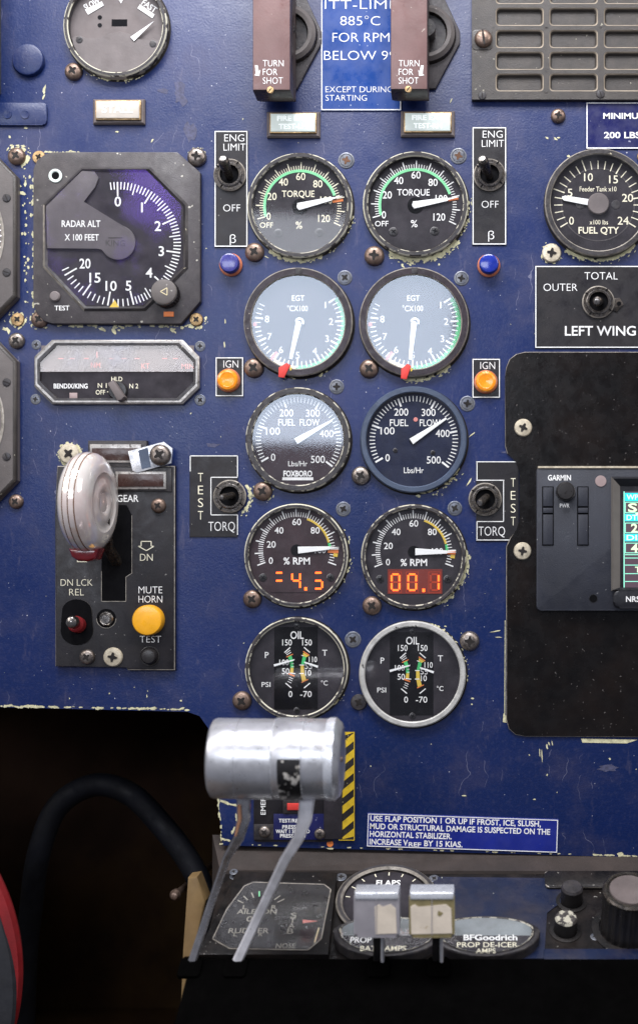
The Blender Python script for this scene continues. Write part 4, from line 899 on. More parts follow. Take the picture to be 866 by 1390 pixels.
q = B(800, 732, 3); q.poly(circ(803, 812, 5.2, 24), 15.3, 'hole_black'); q.ring(803, 812, 5.2, 6, 15.35, 'gps_dark'); q.build('key_hole', o)
q = B(800, 732, 3)  # sloped screen surround
A_ = [(827, 648), (960, 648), (960, 802), (827, 802)]; C_ = [(839, 661), (960, 661), (960, 797), (839, 797)]
vs = [(x, y, 15.1) for x, y in A_]+[(x, y, 21) for x, y in [(829, 651), (960, 651), (960, 800), (829, 800)]]+[(x, y, 15.6) for x, y in C_]
q.raw(vs, [[0, 1, 5, 4], [3, 0, 4, 7], [2, 3, 7, 6], [4, 5, 9, 8], [7, 4, 8, 11], [6, 7, 11, 10]], ['gps_dark', 'gps_bezel', 'gps_bezel', 'gps_dark', 'gps_bezel', 'gps_dark'], False); q.build('screen_surround', o)
q = B(800, 732, 3); z_ = 15.9; q.box_line(839, 661, 960, 797, 15.5, 'gps_dark'); X = 845.5; q.box_line(844, 668, 960, 797, 15.65, 'screen_back')
for y0, y1, c, t_ in ((670, 681, 'screen_cyan', 'WPT'), (682, 697, None, 'SJ'), (698, 708, 'screen_cyan', 'DTK'), (710, 724, None, '2'), (725, 735, 'screen_cyan', 'DIS'), (737, 751, None, '4.')):
    if c: q.box_line(X, y0, 960, y1, z_, c); q.text(t_, X+2, (y0+y1)/2, 6.6, z_+.3, 'screen_white', w=22, al='l', bold=.03)
    else: q.rectline(X, y0, 960, y1, 1, z_, 'screen_mint'); q.text(t_, X+(4 if t_ == 'SJ' else 8), (y0+y1)/2+.3, 11, z_+.1, 'screen_text', w={'SJ': 18, '2': 9, '4.': 13}[t_], al='l', bold=.04)
q.box_line(843.6, 668, 845, 797, z_, 'screen_mint')
for y in (752.5, 757, 766.5, 778, 788.5): q.box_line(X, y, 960, y+1, z_, 'screen_mint')
q.text('TRK', 859, 773, 7.4, z_, 'screen_text', w=22, al='l', bold=.03); q.build('screen', o)
q = B(800, 732, 3); q.box(829, 800, 960, 825, 14, 21, 'gps_dark', bev=3, r=9, seg=3); q.text('NRST', 846, 812.5, 7.2, 21.3, 'white_ink', w=25, al='l', bold=.03); q.build('nearest_button', o)

# ------------------------------------------------------------------ landing gear control
o = T('landing_gear_control', 'black landing gear selector panel with white wheel shaped lever knob', 'gear control', 160, 770)
q = B(160, 770); q.prism([(81, 633), (240, 633), (240, 909), (176, 909), (176, 904), (78.5, 904), (78.5, 700)], 0, 9, 'plate_black', bev=1.2, side='plate_black', top='edge_line')
z_ = 9.4; q.text('GEAR', 176.5, 677, 9.2, z_, 'white_ink', w=29, bold=.015); q.text('DN', 201.5, 756.5, 9.6, z_, 'cream_ink', w=17, bold=.01)
q.text('DN LCK', 107.5, 790.5, 9, z_, 'cream_ink', w=43, bold=.0); q.text('REL', 107.5, 803.5, 9, z_, 'cream_ink', w=20, bold=.0)
q.text('MUTE', 207, 800.5, 9.4, z_, 'white_ink', w=32, bold=.0); q.text('HORN', 207, 813, 9.4, z_, 'white_ink', w=32, bold=.0); q.text('TEST', 207, 867, 9, z_, 'white_ink', w=29, bold=.0)
ar = [(194.5, 735), (208, 735), (208, 741.5), (212, 741.5), (201.5, 747.5), (190.5, 741.5), (194.5, 741.5)]
for a, c in zip(ar, ar[1:]+ar[:1]): q.line(*a, *c, 1.1, z_, 'cream_ink')
q.rectline(108, 756, 121.5, 763, 1.2, z_, 'cream_ink')
sl = [(141, 686), (175, 686), (182, 700), (182, 778), (174, 783), (174, 816), (141, 816)]
q.poly(sl, 9.25, 'hole_black')
for a, c in (((182, 700), (182, 778)), ((182, 778), (174, 783)), ((174, 783), (174, 816)), ((174, 816), (141, 816)), ((141, 816), (141, 775))): q.line(*a, *c, .9, 9.5, 'edge_line')
q.build('panel_body', o)
q = B(160, 770); q.box(123, 599, 202, 634, 0, 10, 'bezel_black', bev=1); q.box(126, 604, 195, 629, 9, 12, 'silver_frame', bev=1); q.box(129, 609.5, 192, 626, 11.5, 12.6, 'brown_glass', bev=.3); q.build('gear_light', o)
q = B(160, 770); q.box(158, 636, 236, 668, 8, 11, 'bezel_black', bev=1); q.box(161, 641, 229, 665, 10, 13.5, 'silver_frame', bev=1); q.box(164.5, 644.5, 225.5, 661.5, 13, 14.4, 'brown_glass', bev=.3); q.build('gear_light', o)
q = B(160, 770); q.prism([(178, 614), (226, 601), (238, 610), (236, 630), (190, 643), (184, 640)], 11, 15, 'aluminium_bright', bev=.8); q.prism([(192, 613), (205, 609), (209, 635), (197, 638)], 15.1, 15.4, 'bezel_steelblue'); q.build('locking_clip', o)
# lever arm rising out of the slot
ax0, ay0 = 161, 750; wx, wy = U(121, 684, 88)
q = B(160, 770); q.strap([(ax0, ay0+14, 6), (ax0-4, ay0-6, 34), (wx+16, wy+20, 72)], [15, 14, 12], 10, 'toggle_dark'); q.build('lever_arm', o)
axd = (math.cos(R(6)), .02, math.sin(R(6)))
q = B(160, 770)
wy -= 2
pf = [(0, -21), (34, -21), (50, -20), (58, -17), (63, -12.5), (65.2, -8.6), (64, -8.2), (64, -7.4), (66, -7.0), (67, -.6), (65.6, -.3), (65.6, .5), (67, .8), (66, 6.8), (64.6, 7.1), (64.6, 7.9), (65.4, 8.2), (62, 14), (56, 18), (49, 20.4), (40, 21), (37, 19.4), (30, 19.2), (26, 21), (17, 21.6), (13, 19.6), (8, 20.2), (0, 20.6)]
ms = ['pearl']*(len(pf)-1)
for k in (5, 6, 7, 9, 10, 11, 13, 14, 15): ms[k] = 'groove_brown'
ms[5] = ms[7] = ms[9] = ms[11] = ms[13] = ms[15] = 'groove_brown'
q.lathe([(r_*.965, z_) for r_, z_ in pf], ms, 72, axis=(axd, (wx, wy, 88))); q.build('wheel_knob', o)
q = B(160, 770); rx_, ry_ = U(117, 754, 90); q.prism([(rx_-20, ry_-9), (rx_+19, ry_-9), (rx_+14, ry_+5), (rx_+5, ry_+8), (rx_-8, ry_+7), (rx_-16, ry_+2)], 72, 100, 'dark_red_gloss', bev=5, seg=4); q.build('wheel_fork', o)
# down lock release
q = B(160, 770); q.prism([(108+dx, 843+dy) for dx, dy in [(20*math.cos(R(t)), -14+16*math.sin(R(t))) for t in range(180, 361, 15)]+[(22*math.cos(R(t)), 12+20*math.sin(R(t))) for t in range(0, 181, 15)]], 9.1, 9.9, 'hole_black', side='edge_line'); q.build('recess', o)
q = B(160, 770); q.tube([(110, 848, 9.5), (109, 846, 18), (108.6, 845.5, 21)], [11, 11, 9], 'red_fabric', 24); q.build('release_collar', o)
q = B(160, 770); q.lathe([(0, 20), (7.5, 20), (8.5, 28), (7, 34), (3, 36.5), (0, 37)], 'toggle_metal', 28, cx=108, cy=843); q.build('release_lever', o)
q = B(160, 770); q.poly(circ(147.5, 839, 13, 36), 9.3, 'hole_black'); q.ring(147.5, 839, 12.6, 13.6, 9.5, 'edge_line', 90, 270); q.lathe([(0, 9.3), (9.5, 9.3), (9.5, 12), (8, 13.5), (6.6, 12.6), (5.6, 14.2), (0, 14.4)], 'toggle_metal', 32, cx=148, cy=839.5); q.build('test_lamp', o)
B(160, 770).lathe([(0, 9), (20.5, 9), (20.5, 22), (19, 24.6), (16, 25.4), (0, 25.6)], 'amber_button', 44, cx=206, cy=841).build('mute_button', o)
q = B(160, 770); q.lathe([(0, 9), (13.5, 9), (13.5, 10.2), (12.5, 10.6), (10.8, 10), (10.5, 15), (8.6, 18), (5, 19), (0, 19.2)], 'hub_black', 36, cx=206, cy=890); q.build('test_button', o)
for s_ in ((95, 616, 14, 'cream', 45), (222, 619, 14.5, 'steel', 55), (218, 687, 10, 'pan', 30), (122, 891, 10.5, 'steel', 60), (157, 891, 13, 'cream', 15)):
    screw(o, *s_, z=15 if s_[0] == 222 else (0 if s_[0] == 95 else 9))

# ------------------------------------------------------------------ emergency light panel + hazard border
o = T('emergency_light_panel', 'small dark test and reset panel with a red key behind the lever grips', 'control panel', 400, 1090)
q = B(400, 1090); q.box(345, 1000, 452, 1142, 0, 3, 'plate_black', bev=.6, r=4)
q.box(345.5, 1118, 372, 1139, 3, 4, 'bezel_black', bev=.4); z_ = 4.4
q.box(372, 1104, 440, 1139, 3, 3.8, 'placard_navy', bev=.3)
q.text('EMERGENCY', 358, 1076, 6.4, z_, 'white_ink', w=58, rot=-90, bold=.02)
for t_, y, w in (('TEST/RESET', 1113, 38), ('PRESS ON', 1121.5, 32), ('WAIT 1 SECOND', 1127.5, 46), ('PRESS ARM', 1133.5, 34)): q.text(t_, 398 if t_ != 'PRESS ON' else 400, y, 4.8, z_, 'white_ink', w=w, bold=.03)
q.build('panel_sheet', o); q = B(400, 1090); q.box(385, 1080, 418, 1103, 3, 6, 'bezel_black', bev=.5); q.box(391, 1089, 412, 1098, 6, 9, 'red_ink', bev=1); q.build('red_key', o)
screw(o, 360, 1128, 8, 'steel', 45, z=4); screw(o, 434.5, 1131, 7.5, 'steel', 45, z=3)
q = B(400, 1090); q.box(440, 1060, 465, 1138, 3, 4.6, 'dial_black', bev=.4); q.poly(circ(448, 1145, 4.5, 16), .8, 'orange_ink'); q.build('end_tab', o)
q = B(471, 1066); x0, x1, y0, y1 = 460, 481.5, 993, 1140; q.box(x0, y0, x1, y1, .1, 3.4, 'hazard_black', bev=.4, seg=1)
yy = y0-20
while yy < y1+10:      # slanted stripes clipped to the strip
    pts = []
    def cl(x, y): return (x, min(max(y, y0+.8), y1-.8))
    a0, a1 = yy+16, yy; pts = [cl(x0+1, a0), cl(x1-1, a1), cl(x1-1, a1+11), cl(x0+1, a0+11)]
    if abs(pts[0][1]-pts[3][1]) > .5 or abs(pts[1][1]-pts[2][1]) > .5: q.poly(pts, 3.75, 'hazard_yellow')
    yy += 21.5
q.rectline(x0, y0, x1, y1, 1, 3.95, 'hazard_yellow'); tag(q.build('hazard_strip', None, True), 'narrow yellow and black striped warning strip beside the silver lever grips', 'warning strip')

# ------------------------------------------------------------------ pedestal
TH = 27; sT, cT = math.sin(R(TH)), math.cos(R(TH)); PZ0 = 30; PY0 = CY+(1187-CY)*(1-PZ0/CD)
RXP = -R(90-TH)
def ped(px, py, h=0):
    """drawing coordinates of the pedestal face point seen at px,py; and distance s down the slope"""
    z0 = PZ0+h*sT; y0 = PY0-h*cT
    s = (CY+(py-CY)*(1-z0/CD)-y0)/(sT+(py-CY)*cT/CD); z = z0+s*cT; x, _ = U(px, py, z)
    return x, y0+s*sT, z, s
def pl(px, py, h=0):     # local (x, y down the slope) on the pedestal
    x, y, z, s = ped(px, py, h); return (x, s)
PX = 560
def PT(name, label, cat, px, py, group=None):
    x, y, z, s = ped(px, py); o = thing(name, label, cat, x, y, z, group, RXP); o['o'] = (x, s, 0); return o, (x, s)
# pedestal body
o = thing('pedestal', 'worn black and blue centre pedestal sloping toward the viewer below the panel', 'pedestal', PX, PY0, PZ0, None, RXP); o['o'] = (PX, 0, 0)
def pq(): return B(PX, 0, 0)
smax = pl(0+600, 1302)[1]
xl0, xr = pl(303, 1185)[0], 1150
q = pq(); q.prism([(xl0, -2), (xr, -2), (xr, smax+420), (xl0, smax+420)], -260, 0, 'ped_black', bev=2); q.build('pedestal_body', o)
q = pq(); q.prism([pl(588, 1191), pl(765, 1193), pl(762, 1225), pl(742, 1240), pl(738, 1302), pl(590, 1302)], .2, 1.2, 'ped_blue'); q.build('blue_panel', o)
q = pq(); q.prism([pl(738, 1291), pl(900, 1291), pl(900, 1330), pl(738, 1330)], 1.4, 4, 'ped_blue', bev=.6); q.build('lower_blue_panel', o)
q = pq(); a_, c_ = pl(738, 1186), pl(900, 1208); q.box(a_[0], a_[1], 1150, c_[1], .2, 5, 'ped_black', bev=1.5, r=5, top='edge_line'); q.build('name_strip', o)
for px, py, r_ in ((318, 1190, 6), (463, 1191, 7.5), (491, 1190, 6), (589, 1193, 7), (807, 1272, 6), (425, 1296, 7)):
    x, s = pl(px, py); screw(o, x, s, r_, 'flat', None, z=.3)
# matt black quadrant cover the levers pass through
o = thing('quadrant_cover', 'matt black lever quadrant cover at the bottom edge', 'cover', PX, PY0, PZ0, None, RXP); o['o'] = (PX, 0, 0)
q = pq(); s0 = pl(600, 1301, 22)[1]; q.prism([(xl0-6, s0), (xr, s0), (xr, s0+420), (xl0-6, s0+420)], .5, 22, 'cover_black', bev=2)
q.build('cover_shell', o)
for px in (262, 323, 514, 595):
    q = pq(); x_, s_ = pl(px, 1302, 22); q.box(x_-13, s_-1, x_+13, s_+30, 21, 25.5, 'cover_black', bev=2, r=4); q.build('slot_guard', o)
# ledge below the panel
a_ = [(xl0-30, 1150, -40), (1150, 1168, -40), (1150, PY0-6, PZ0-8), (xl0, PY0-6, PZ0-8)]
q = B(600, 1170, 0); vs = [(xl0-26, 1140, -30), (1150, 1150, -30), (1150, 1176, PZ0-2), (xl0-4, 1174, PZ0-2), (xl0-26, 1230, -30), (1150, 1230, -30), (1150, 1230, PZ0-2), (xl0-4, 1230, PZ0-2)]
q.raw(vs, [[0, 1, 2, 3], [4, 5, 6, 7], [0, 3, 7, 4], [1, 2, 6, 5], [3, 2, 6, 7], [0, 1, 5, 4]], 'ledge_brown'); 
tag(q.build('glareshield_ledge', None, True), 'dusty brown ledge between the blue panel and the pedestal', 'ledge')

# trim indicator
o, (ox_, os_) = PT('trim_indicator', 'black trim indicator with smoky octagonal window crossed by the silver lever arms', 'indicator', 380, 1245)
def lq(): return B(ox_, os_, 0)
q = lq(); q.prism([pl(322, 1189), pl(458, 1190), pl(446, 1302), pl(268, 1302)], 1, 8, 'ped_black', bev=1.5); q.build('case', o)
w8 = [pl(332, 1203, 8), pl(345, 1198, 8), pl(440, 1201, 8), pl(449, 1208, 8), pl(436, 1275, 8), pl(418, 1290, 8), pl(312, 1288, 8), pl(289, 1275, 8), pl(308, 1235, 8)]
q = lq(); q.poly(w8, 8.3, 'hub_black')
for p, c in zip(w8, w8[1:]+w8[:1]): q.line(*p, *c, 1.5, 8.7, 'edge_line')
def tp(t_, px, py, h, w, ink='dull_ink', **k): q.text(t_, *pl(px, py, 8), h, 8.8, ink, w=w, **k)
c0 = pl(352, 1237, 8)
for k, a in enumerate((-58, -42, -24, -8, 8, 24, 40, 54)): q.tick(*c0, a, 26, 36, 1.6, 8.8, 'green_ink' if k in (3, 4) else 'dull_ink')
tp('L', 333, 1232, 7, 6); tp('R', 372, 1232, 7, 6); tp('AILERON', 349, 1238, 8, 50); tp('0', 339, 1248, 9, 8); tp('RUDDER', 338, 1264, 8.5, 50); tp('L', 320, 1269, 6, 5); tp('R', 354, 1269, 6, 5)
for i, c in enumerate('STAB'): tp(c, 399-i*1.6, 1243+i*7.2, 8.5, 8)
tp('OUT', 408, 1234, 5.5, 18, 'grey_ink'); tp('NOSE', 388, 1284.5, 8, 24)
q.poly([pl(411, 1249, 8), pl(432, 1251, 8), pl(411, 1254, 8)], 8.9, 'salmon_ink'); q.poly([pl(408, 1262, 8), pl(428, 1260, 8), pl(424, 1284, 8), pl(404, 1284, 8)], 8.6, 'dial_plum'); q.line(*pl(433, 1260, 8), *pl(427, 1280, 8), 2, 8.9, 'pale_yellow_ink')
q.build('dial', o)
q = lq(); q.poly(w8, 11, 'smoky_glass'); q.build('glass_cover', o)
screw(o, *pl(318, 1189.5), 5.5, 'flat', None, z=7.6)

# flaps indicator
o, (ox_, os_) = PT('flaps_indicator', 'round black flaps indicator half hidden by the small square lever grips', 'gauge', 526, 1215)
q = B(ox_, os_, 0); q.lathe([(66, 0), (66, 6), (64, 8), (60, 8), (57, 5), (57, .4)], ['ped_black', 'edge_line', 'bezel_black', 'edge_line', 'bezel_black', 'bezel_black'], 64, cx=ox_, cy=os_+14, loop=True); q.build('bezel', o)
q = B(ox_, os_, 0); q.poly(circ(ox_, os_+14, 57.5), 1.2, 'dial_black'); q.text('FLAPS', *pl(527, 1200), 10, 1.9, 'white_ink', w=32, bold=.03)
for a in range(-80, 81, 20): q.tick(ox_, os_+14, a, 49, 55, 1.4, 1.9, 'cream_ink')
q.build('dial', o)
# two edge meters with domed windows
for px, lab, txts in ((527, 'ammeter with pale dial under the left square lever grip', (('PROP', 516, 1), ('AMPS', 521, 2))), (658, 'wide propeller de-icer ammeter with pale dial and smoked case', None)):
    o, (ox_, os_) = PT('edge_meter', lab, 'meter', px, 1272, 'edge meters on the pedestal'); z1 = 16
    hw = 64
    top_ = pl(px, 1240, z1)[1]; bot = pl(px, 1296, z1)[1]; cxm = ox_
    def dome(k, yo=0):
        pts = []; cy_ = top_+(bot-top_)*.42+yo
        for i in range(13): a = -math.pi+i*math.pi/12; pts.append((cxm+hw*k*math.cos(a), cy_+(cy_-top_)*k*math.sin(a)*.8))
        for i in range(13): a = i*math.pi/12; pts.append((cxm+hw*k*math.cos(a), cy_+(bot-cy_)*k*math.sin(a)))
        return pts
    q = B(ox_, os_, 0); q.prism(dome(1.06), 1, z1, 'bezel_black', bev=3, seg=3); q.build('case', o)
    q = B(ox_, os_, 0); d_ = dome(.90); q.poly(d_, z1+.4, 'meter_white')
    cyl = top_+(bot-top_)*.52
    low = [p for p in dome(.895) if p[1] >= cyl]; low = sorted(low, key=lambda p: math.atan2(p[1]-cyl+.01, p[0]-cxm))
    q.poly(low, z1+.7, 'dial_black')
    if px == 658: q.text('BFGoodrich', cxm+6, cyl+6, 9, z1+1.1, 'white_ink', w=66, bold=.04); q.text('PROP DE-ICER', cxm+2, cyl+18, 8, z1+1.1, 'cream_ink', w=74); q.text('AMPS', cxm, cyl+28, 7.5, z1+1.1, 'cream_ink', w=24)
    else: q.text('PROP', cxm-32, cyl+10, 9, z1+1.1, 'white_ink', w=26, bold=.03); q.text('BATT AMPS', cxm-4, cyl+24, 8, z1+1.1, 'cream_ink', w=56, bold=.02)
    q.build('dial', o)
    q = B(ox_, os_, 0); dd, de = dome(.98), dome(.9); n = len(dd); vs = [(x, y, z1-.6) for x, y in dd]+[(x, y, z1+1.6) for x, y in dome(.94)]+[(x, y, z1+.5) for x, y in de]
    q.raw(vs, [[k*n+i, k*n+(i+1) % n, (k+1)*n+(i+1) % n, (k+1)*n+i] for k in (0, 1) for i in range(n)], ['bezel_black']*n+['worn_edge']*n, False); q.build('window_frame', o)
    q = B(ox_, os_, 0); q.poly(dome(.93), z1+2.4, 'glass'); q.build('glass_cover', o)
# control knobs at right
for px, py, r_, h_, lab, m_, cap in ((775, 1224, 14, 26, 'small black knob, upper of two beside the large pedestal knob', 'hub_black', 'bezel_black'), (767, 1264, 14, 24, 'small black knob with worn silver top, lower of two beside the large pedestal knob', 'hub_black', 'worn_edge')):
    o, (ox_, os_) = PT('small_knob', lab, 'knob', px, py, 'small pedestal knobs')
    q = B(ox_, os_, 0); q.lathe([(0, 0), (r_, 0), (r_, h_-3), (r_-2, h_), (0, h_+.5)], [m_, m_, cap, cap], 40, cx=ox_, cy=os_); q.build('knob_body', o)
    q = B(ox_, os_, 0); q.lathe([(r_+6, 0), (r_+6, 1.2), (r_+1, 2), (r_+1, 0)], 'ped_black', 40, cx=ox_, cy=os_, loop=True); q.build('knob_collar', o)
o, (ox_, os_) = PT('large_knob', 'large fluted black knob with a brown disc on top at the right edge', 'knob', 850, 1262)
q = B(ox_, os_, 0); h_ = 66
pr = [(ox_+(33 if i % 4 < 2 else 31.4)*math.cos(2*math.pi*i/80), os_+(33 if i % 4 < 2 else 31.4)*math.sin(2*math.pi*i/80)) for i in range(80)]
q.prism(pr, 0, h_-4, 'hub_black'); q.lathe([(34, h_-4.5), (34, h_-2), (31.5, h_), (28, h_), (27, h_-1.5), (0, h_-1.5)], 'toggle_dark', 56, cx=ox_, cy=os_); q.build('knob_body', o)
q = B(ox_, os_, 0); q.lathe([(0, h_-1.4), (25.5, h_-1.4), (25, h_+.4), (0, h_+.6)], 'frame_taupe', 48, cx=ox_, cy=os_); q.build('knob_cap', o)
q = B(ox_, os_, 0); q.lathe([(44, 0), (44, 1.5), (35, 2.4), (35, 0)], 'ped_black', 56, cx=ox_, cy=os_, loop=True); q.build('knob_collar', o)

# ------------------------------------------------------------------ power levers
def vis(px, py, z): x, y = U(px, py, z); return (x, y, z)
_, _, zc, _ = ped(300, 1306)
KZ = 245
def cov(px, py, h=14): return ped(px, py, h)[:3]
# left lever
o = T('power_lever', 'left power lever with plain dull silver cylindrical grip', 'lever', *U(330, 1090, KZ), KZ, 'silver power levers'); O = o['o']
y_ = U(0, 1029, KZ)[1]; xa, xb = U(288, 0, KZ)[0], U(374, 0, KZ)[0]; rk = 46
axx = (1, .015, 0)
q = B(*O); q.lathe([(0, 0), (rk-5, 0), (rk-1.5, 2), (rk, 5), (rk, 31.5), (rk-.7, 32), (rk-.7, 33), (rk, 33.5), (rk, xb-xa), (0, xb-xa)], 'aluminium', 72, axis=(axx, (xa, y_, KZ))); q.build('grip', o)
q = B(*O); P = [vis(330, 1068, KZ-4), vis(331, 1085, KZ-2), vis(331, 1112, KZ-4), vis(325, 1136, KZ-10), vis(309, 1162, KZ-24), vis(285, 1232, KZ-50), cov(262, 1303, 24), cov(262, 1312, 0)]
q.strap(P, [16, 16, 15, 12, 9, 9, 10, 10], 9, 'arm_steel'); q.build('arm', o)
q = B(*O); q.strap([vis(325, 1092, KZ+3), vis(326, 1112, KZ+2.4), vis(320, 1134, KZ-3)], [4, 4, 2.5], 4, 'copper_patch'); q.build('copper_patch', o)
# right lever
o = T('power_lever', 'right power lever with flanged silver grip and a chipped black band', 'lever', *U(415, 1090, KZ), KZ, 'silver power levers'); O = o['o']
xa = U(374.5, 0, KZ)[0]; xf = U(450, 0, KZ)[0]; L = xf-xa
q = B(*O); q.lathe([(0, 0), (rk, 0), (rk+.6, 1), (rk+.6, 34), (rk, 34.6), (rk, L-5), (rk+1.5, L-2), (rk+1.5, L+5), (rk-4, L+11), (rk-10, L+13), (rk-12, L+12), (0, L+12)], ['aluminium', 'aluminium_bright', 'aluminium', 'aluminium', 'aluminium', 'aluminium_bright', 'aluminium_bright', 'aluminium', 'aluminium', 'aluminium', 'aluminium'], 72, axis=(axx, (xa, y_, KZ))); q.build('grip', o)
q = B(*O)   # band of black paint round the underside
vs = []; n = 18
for i in range(n+1):
    a = R(-8+i*104/n)
    for xx in (8, 33.5): vs.append((xa+xx, y_+.3+math.sin(a)*(rk+1.1), KZ+math.cos(a)*(rk+1.1)))
q.raw(vs, [[2*i, 2*i+1, 2*i+3, 2*i+2] for i in range(n)], 'black_wear_alu', False); q.build('paint_band', o)
q = B(*O); q.lathe([(0, 0), (3.5, 0), (3, 1.5), (0, 1.6)], 'screw_dark', 16, axis=(axx, (xf+12, y_, KZ+8))); q.build('end_screw', o)
q = B(*O); P = [vis(418, 1066, KZ-4), vis(417, 1084, KZ-2), vis(414, 1112, KZ-4), vis(405, 1138, KZ-10), vis(386, 1168, KZ-22), vis(355, 1235, KZ-50), cov(323, 1303, 24), cov(323, 1312, 0)]
q.strap(P, [18, 18, 16, 12.5, 11.5, 11.5, 12, 12], 9, 'arm_pale'); q.build('arm', o)
# condition levers
for px0, px1, m_, pm, lab, sx in ((480, 546, 'lever_grey', 'tan_paint', 'square silver lever grip, left one, half grey and half tan', 514), (555, 621, 'olive_primer', 'tan_paint', 'square silver lever grip, right one, chipped tan over olive primer', 594)):
    z_ = 250; x0, y0 = U(px0, 1212, z_); x1, y1 = U(px1-4, 1273, z_); o = T('condition_lever', lab, 'lever', (x0+x1)/2, y1, z_-20, 'square condition levers'); O = o['o']
    q = B(*O); q.box(x0, y0, x1, y1, z_-30, z_, m_, bev=4, seg=3, r=4, side='aluminium'); 
    q.prism([(x0+1, y0-1), (x1-1, y0-1), (x1-1, y0+8), (x0+1, y0+8)], z_-32, z_+1.6, 'aluminium_bright', bev=2.4, seg=3); q.build('grip', o)
    q = B(*O); xm = x0+(x1-x0)*(.46 if px0 == 480 else .03)
    pts = [(xm, y0+16), (xm+5, y0+13), (xm+9, y0+16), (x1-10, y0+13), (x1-4, y0+18), (x1-3, y1-5), (xm+1, y1-4)]
    q.prism(pts, z_-.2, z_+.6, pm, bev=.3, seg=1); 
    if px0 != 480: q.poly([(x1-19, y0+20), (x1-13, y0+23), (x1-17, y0+27), (x1-20, y0+25)], z_+.9, 'olive_primer')
    q.line((x0+x1)/2, y0-1, (x0+x1)/2, y1-3, .8, z_+1.4, 'lever_grey'); q.build('paint_patch', o)
    q = B(*O); q.strap([vis(sx, 1262, z_-26), vis(sx, 1285, z_-40), cov(sx, 1303, 24), cov(sx, 1312, 0)], 13, 7, 'hub_black'); q.tube([vis(sx+5, 1262, z_-21), cov(sx+5, 1305, 27)], 2.2, 'arm_pale', 10); q.build('stem', o)

# ------------------------------------------------------------------ footwell behind the opening
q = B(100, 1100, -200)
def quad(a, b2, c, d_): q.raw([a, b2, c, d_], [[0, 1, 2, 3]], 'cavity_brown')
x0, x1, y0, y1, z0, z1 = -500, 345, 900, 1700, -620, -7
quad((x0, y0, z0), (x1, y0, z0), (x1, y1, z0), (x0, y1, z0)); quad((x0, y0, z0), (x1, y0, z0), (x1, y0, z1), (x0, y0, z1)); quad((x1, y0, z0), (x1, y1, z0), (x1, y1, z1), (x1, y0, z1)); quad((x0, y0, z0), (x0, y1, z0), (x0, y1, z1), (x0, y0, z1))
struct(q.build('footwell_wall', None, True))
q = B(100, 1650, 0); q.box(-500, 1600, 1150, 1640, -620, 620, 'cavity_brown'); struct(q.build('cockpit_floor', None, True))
def smooth(pts, n=6):
    out = []; P = [Vector(p) for p in pts]
    for i in range(len(P)-1):
        p0, p1, p2, p3 = P[max(i-1, 0)], P[i], P[i+1], P[min(i+2, len(P)-1)]
        for k in range(n):
            t = k/n; out.append(.5*((2*p1)+(p2-p0)*t+(2*p0-5*p1+4*p2-p3)*t*t+(-p0+3*p1-3*p2+p3)*t**3))
    out.append(P[-1]); return out
hz = -150
q = B(*U(150, 1100, hz), hz); q.tube(smooth([vis(x, y, z) for x, y, z in ((32, 1420, -230), (36, 1300, -200), (42, 1241, -180), (52, 1164, hz), (78, 1096, hz), (127, 1066, hz), (176, 1077, hz+10), (218, 1118, hz+20), (256, 1168, hz+30), (283, 1225, hz+40), (300, 1290, hz+40), (310, 1400, hz+30))]), 17, 'hose_blue', 20)
tag(q.build('hose', None, True), 'thick dark blue hose arching through the dark opening', 'hose')
q = B(*U(268, 1250, -30)); P = [U(255, 1192, -30), U(268, 1190, -30), U(280, 1222, -30), U(262, 1300, -30), U(250, 1420, -30), U(243, 1420, -30), U(249, 1290, -30)]
q.prism(P, -60, -30, 'wood_tan', bev=3, seg=2); tag(q.build('tan_post', None, True), 'pale tan post standing beside the left lever arm', 'post')
q = B(*U(238, 1215, -80), -80); q.lathe([(0, -90), (7, -90), (8, -80), (5, -74), (0, -72)], 'screw_dark', 24, cx=U(238, 1215, -80)[0], cy=U(238, 1215, -80)[1]); q.tube([(*U(238, 1215, -85), -85), (*U(240, 1240, -85), -400)], 5, 'screw_dark', 10)
tag(q.build('brass_fitting', None, True), 'small brass pipe fitting in the dark opening', 'fitting')
cx, cy = U(-260, 1320, 60); o = T('control_column', 'red rimmed grey rounded part at the lower left corner', 'control column', cx, cy, 60)
B().lathe([(0, -14), (270, -14), (279, -8), (281, 0), (278, 8), (268, 12), (250, 6)], 'red_fabric', 120).build('red_rim', o)
B().lathe([(279, 9), (276, 14), (240, 28), (120, 36), (0, 38)], 'grey_plastic', 120, cx=-3, cy=25).build('grey_boss', o)
for ob in list(bpy.data.objects):
    if 'o' in ob.keys(): del ob['o']

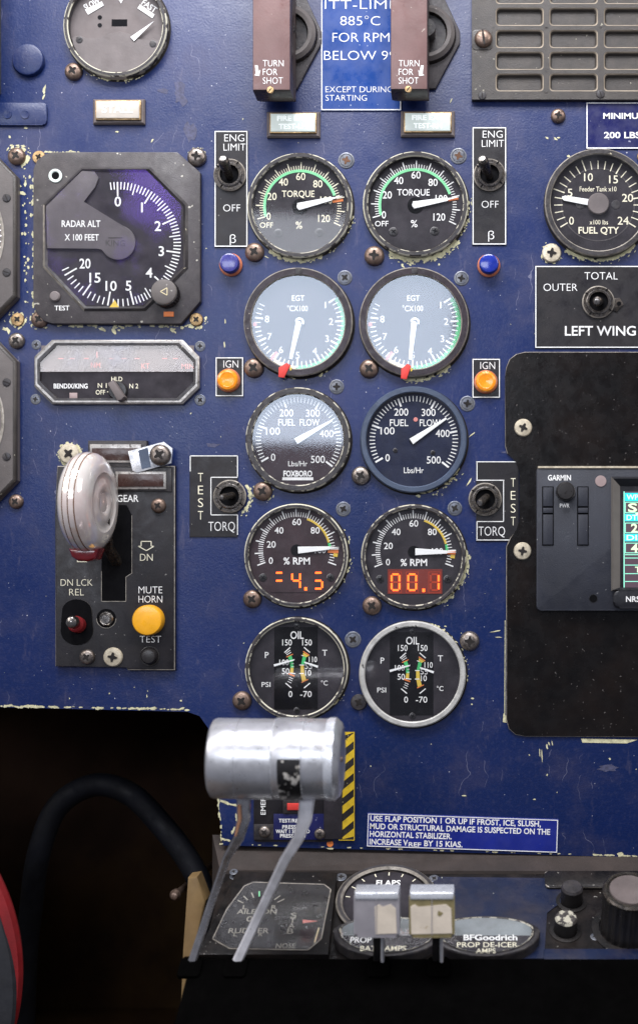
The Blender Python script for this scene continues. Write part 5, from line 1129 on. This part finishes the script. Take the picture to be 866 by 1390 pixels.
# ------------------------------------------------------------------ cockpit light: daylight through windows behind the camera
def area(name, loc, target, sx, sy, rad, col):
    l = bpy.data.lights.new(name, 'AREA'); l.shape = 'RECTANGLE'; l.size = sx; l.size_y = sy; l.color = col
    l.energy = rad*math.pi*sx*sy; ob = bpy.data.objects.new(name, l); COL.objects.link(ob); ob.location = loc
    ob.rotation_euler = (Vector(target)-Vector(loc)).to_track_quat('-Z', 'Y').to_euler(); return ob
cam_w = W(CX, CY, CD); ctr = W(433, 700, 0)
def rel(x, z, depth): return (cam_w.x+x, -depth, cam_w.z+z)   # metres right / up of the camera, depth off the panel
# side window whose reflection lies on the exhaust temperature glasses
area('side_window_light', rel(-.40, .372, 1.3), rel(-.2, .18, 0), .80, .36, 4.9, (.85, .90, 1.0))
area('overhead_window_light', rel(-.12, .78, .42), rel(-.08, .22, 0), .62, .30, 16.0, (.96, .96, 1.0))
area('far_left_window_light', rel(-1.1, .75, .7), rel(0, .2, 0), .5, .6, 5.5, (1.0, .94, .90))
area('right_window_light', rel(.9, .75, .8), rel(0, .2, 0), .5, .6, 4.8, (1.0, .95, .93))
w = bpy.data.worlds.new('World'); scene.world = w; w.use_nodes = True
w.node_tree.nodes['Background'].inputs[0].default_value = (.75, .80, 1.0, 1); w.node_tree.nodes['Background'].inputs[1].default_value = .16

cam = bpy.data.cameras.new('camera'); co = bpy.data.objects.new('camera', cam); COL.objects.link(co)
co.location = cam_w; co.rotation_euler = (R(90), 0, 0)
cam.sensor_fit = 'VERTICAL'; cam.sensor_height = 36; cam.lens = 36*CD/1390
cam.shift_x = (433-CX)/1390; cam.shift_y = (CY-695)/1390
cam.clip_start = .01; cam.clip_end = 50
cam.dof.use_dof = True; cam.dof.focus_distance = CD*S-.003; cam.dof.aperture_fstop = 6.3
scene.camera = co
scene.view_settings.view_transform = 'Standard'; scene.view_settings.look = 'None'; scene.view_settings.exposure = .25; scene.view_settings.gamma = 1
scene.render.engine = 'CYCLES'; scene.cycles.use_denoising = True
scene.cycles.max_bounces = 8; scene.cycles.transparent_max_bounces = 12; scene.cycles.sample_clamp_indirect = 6
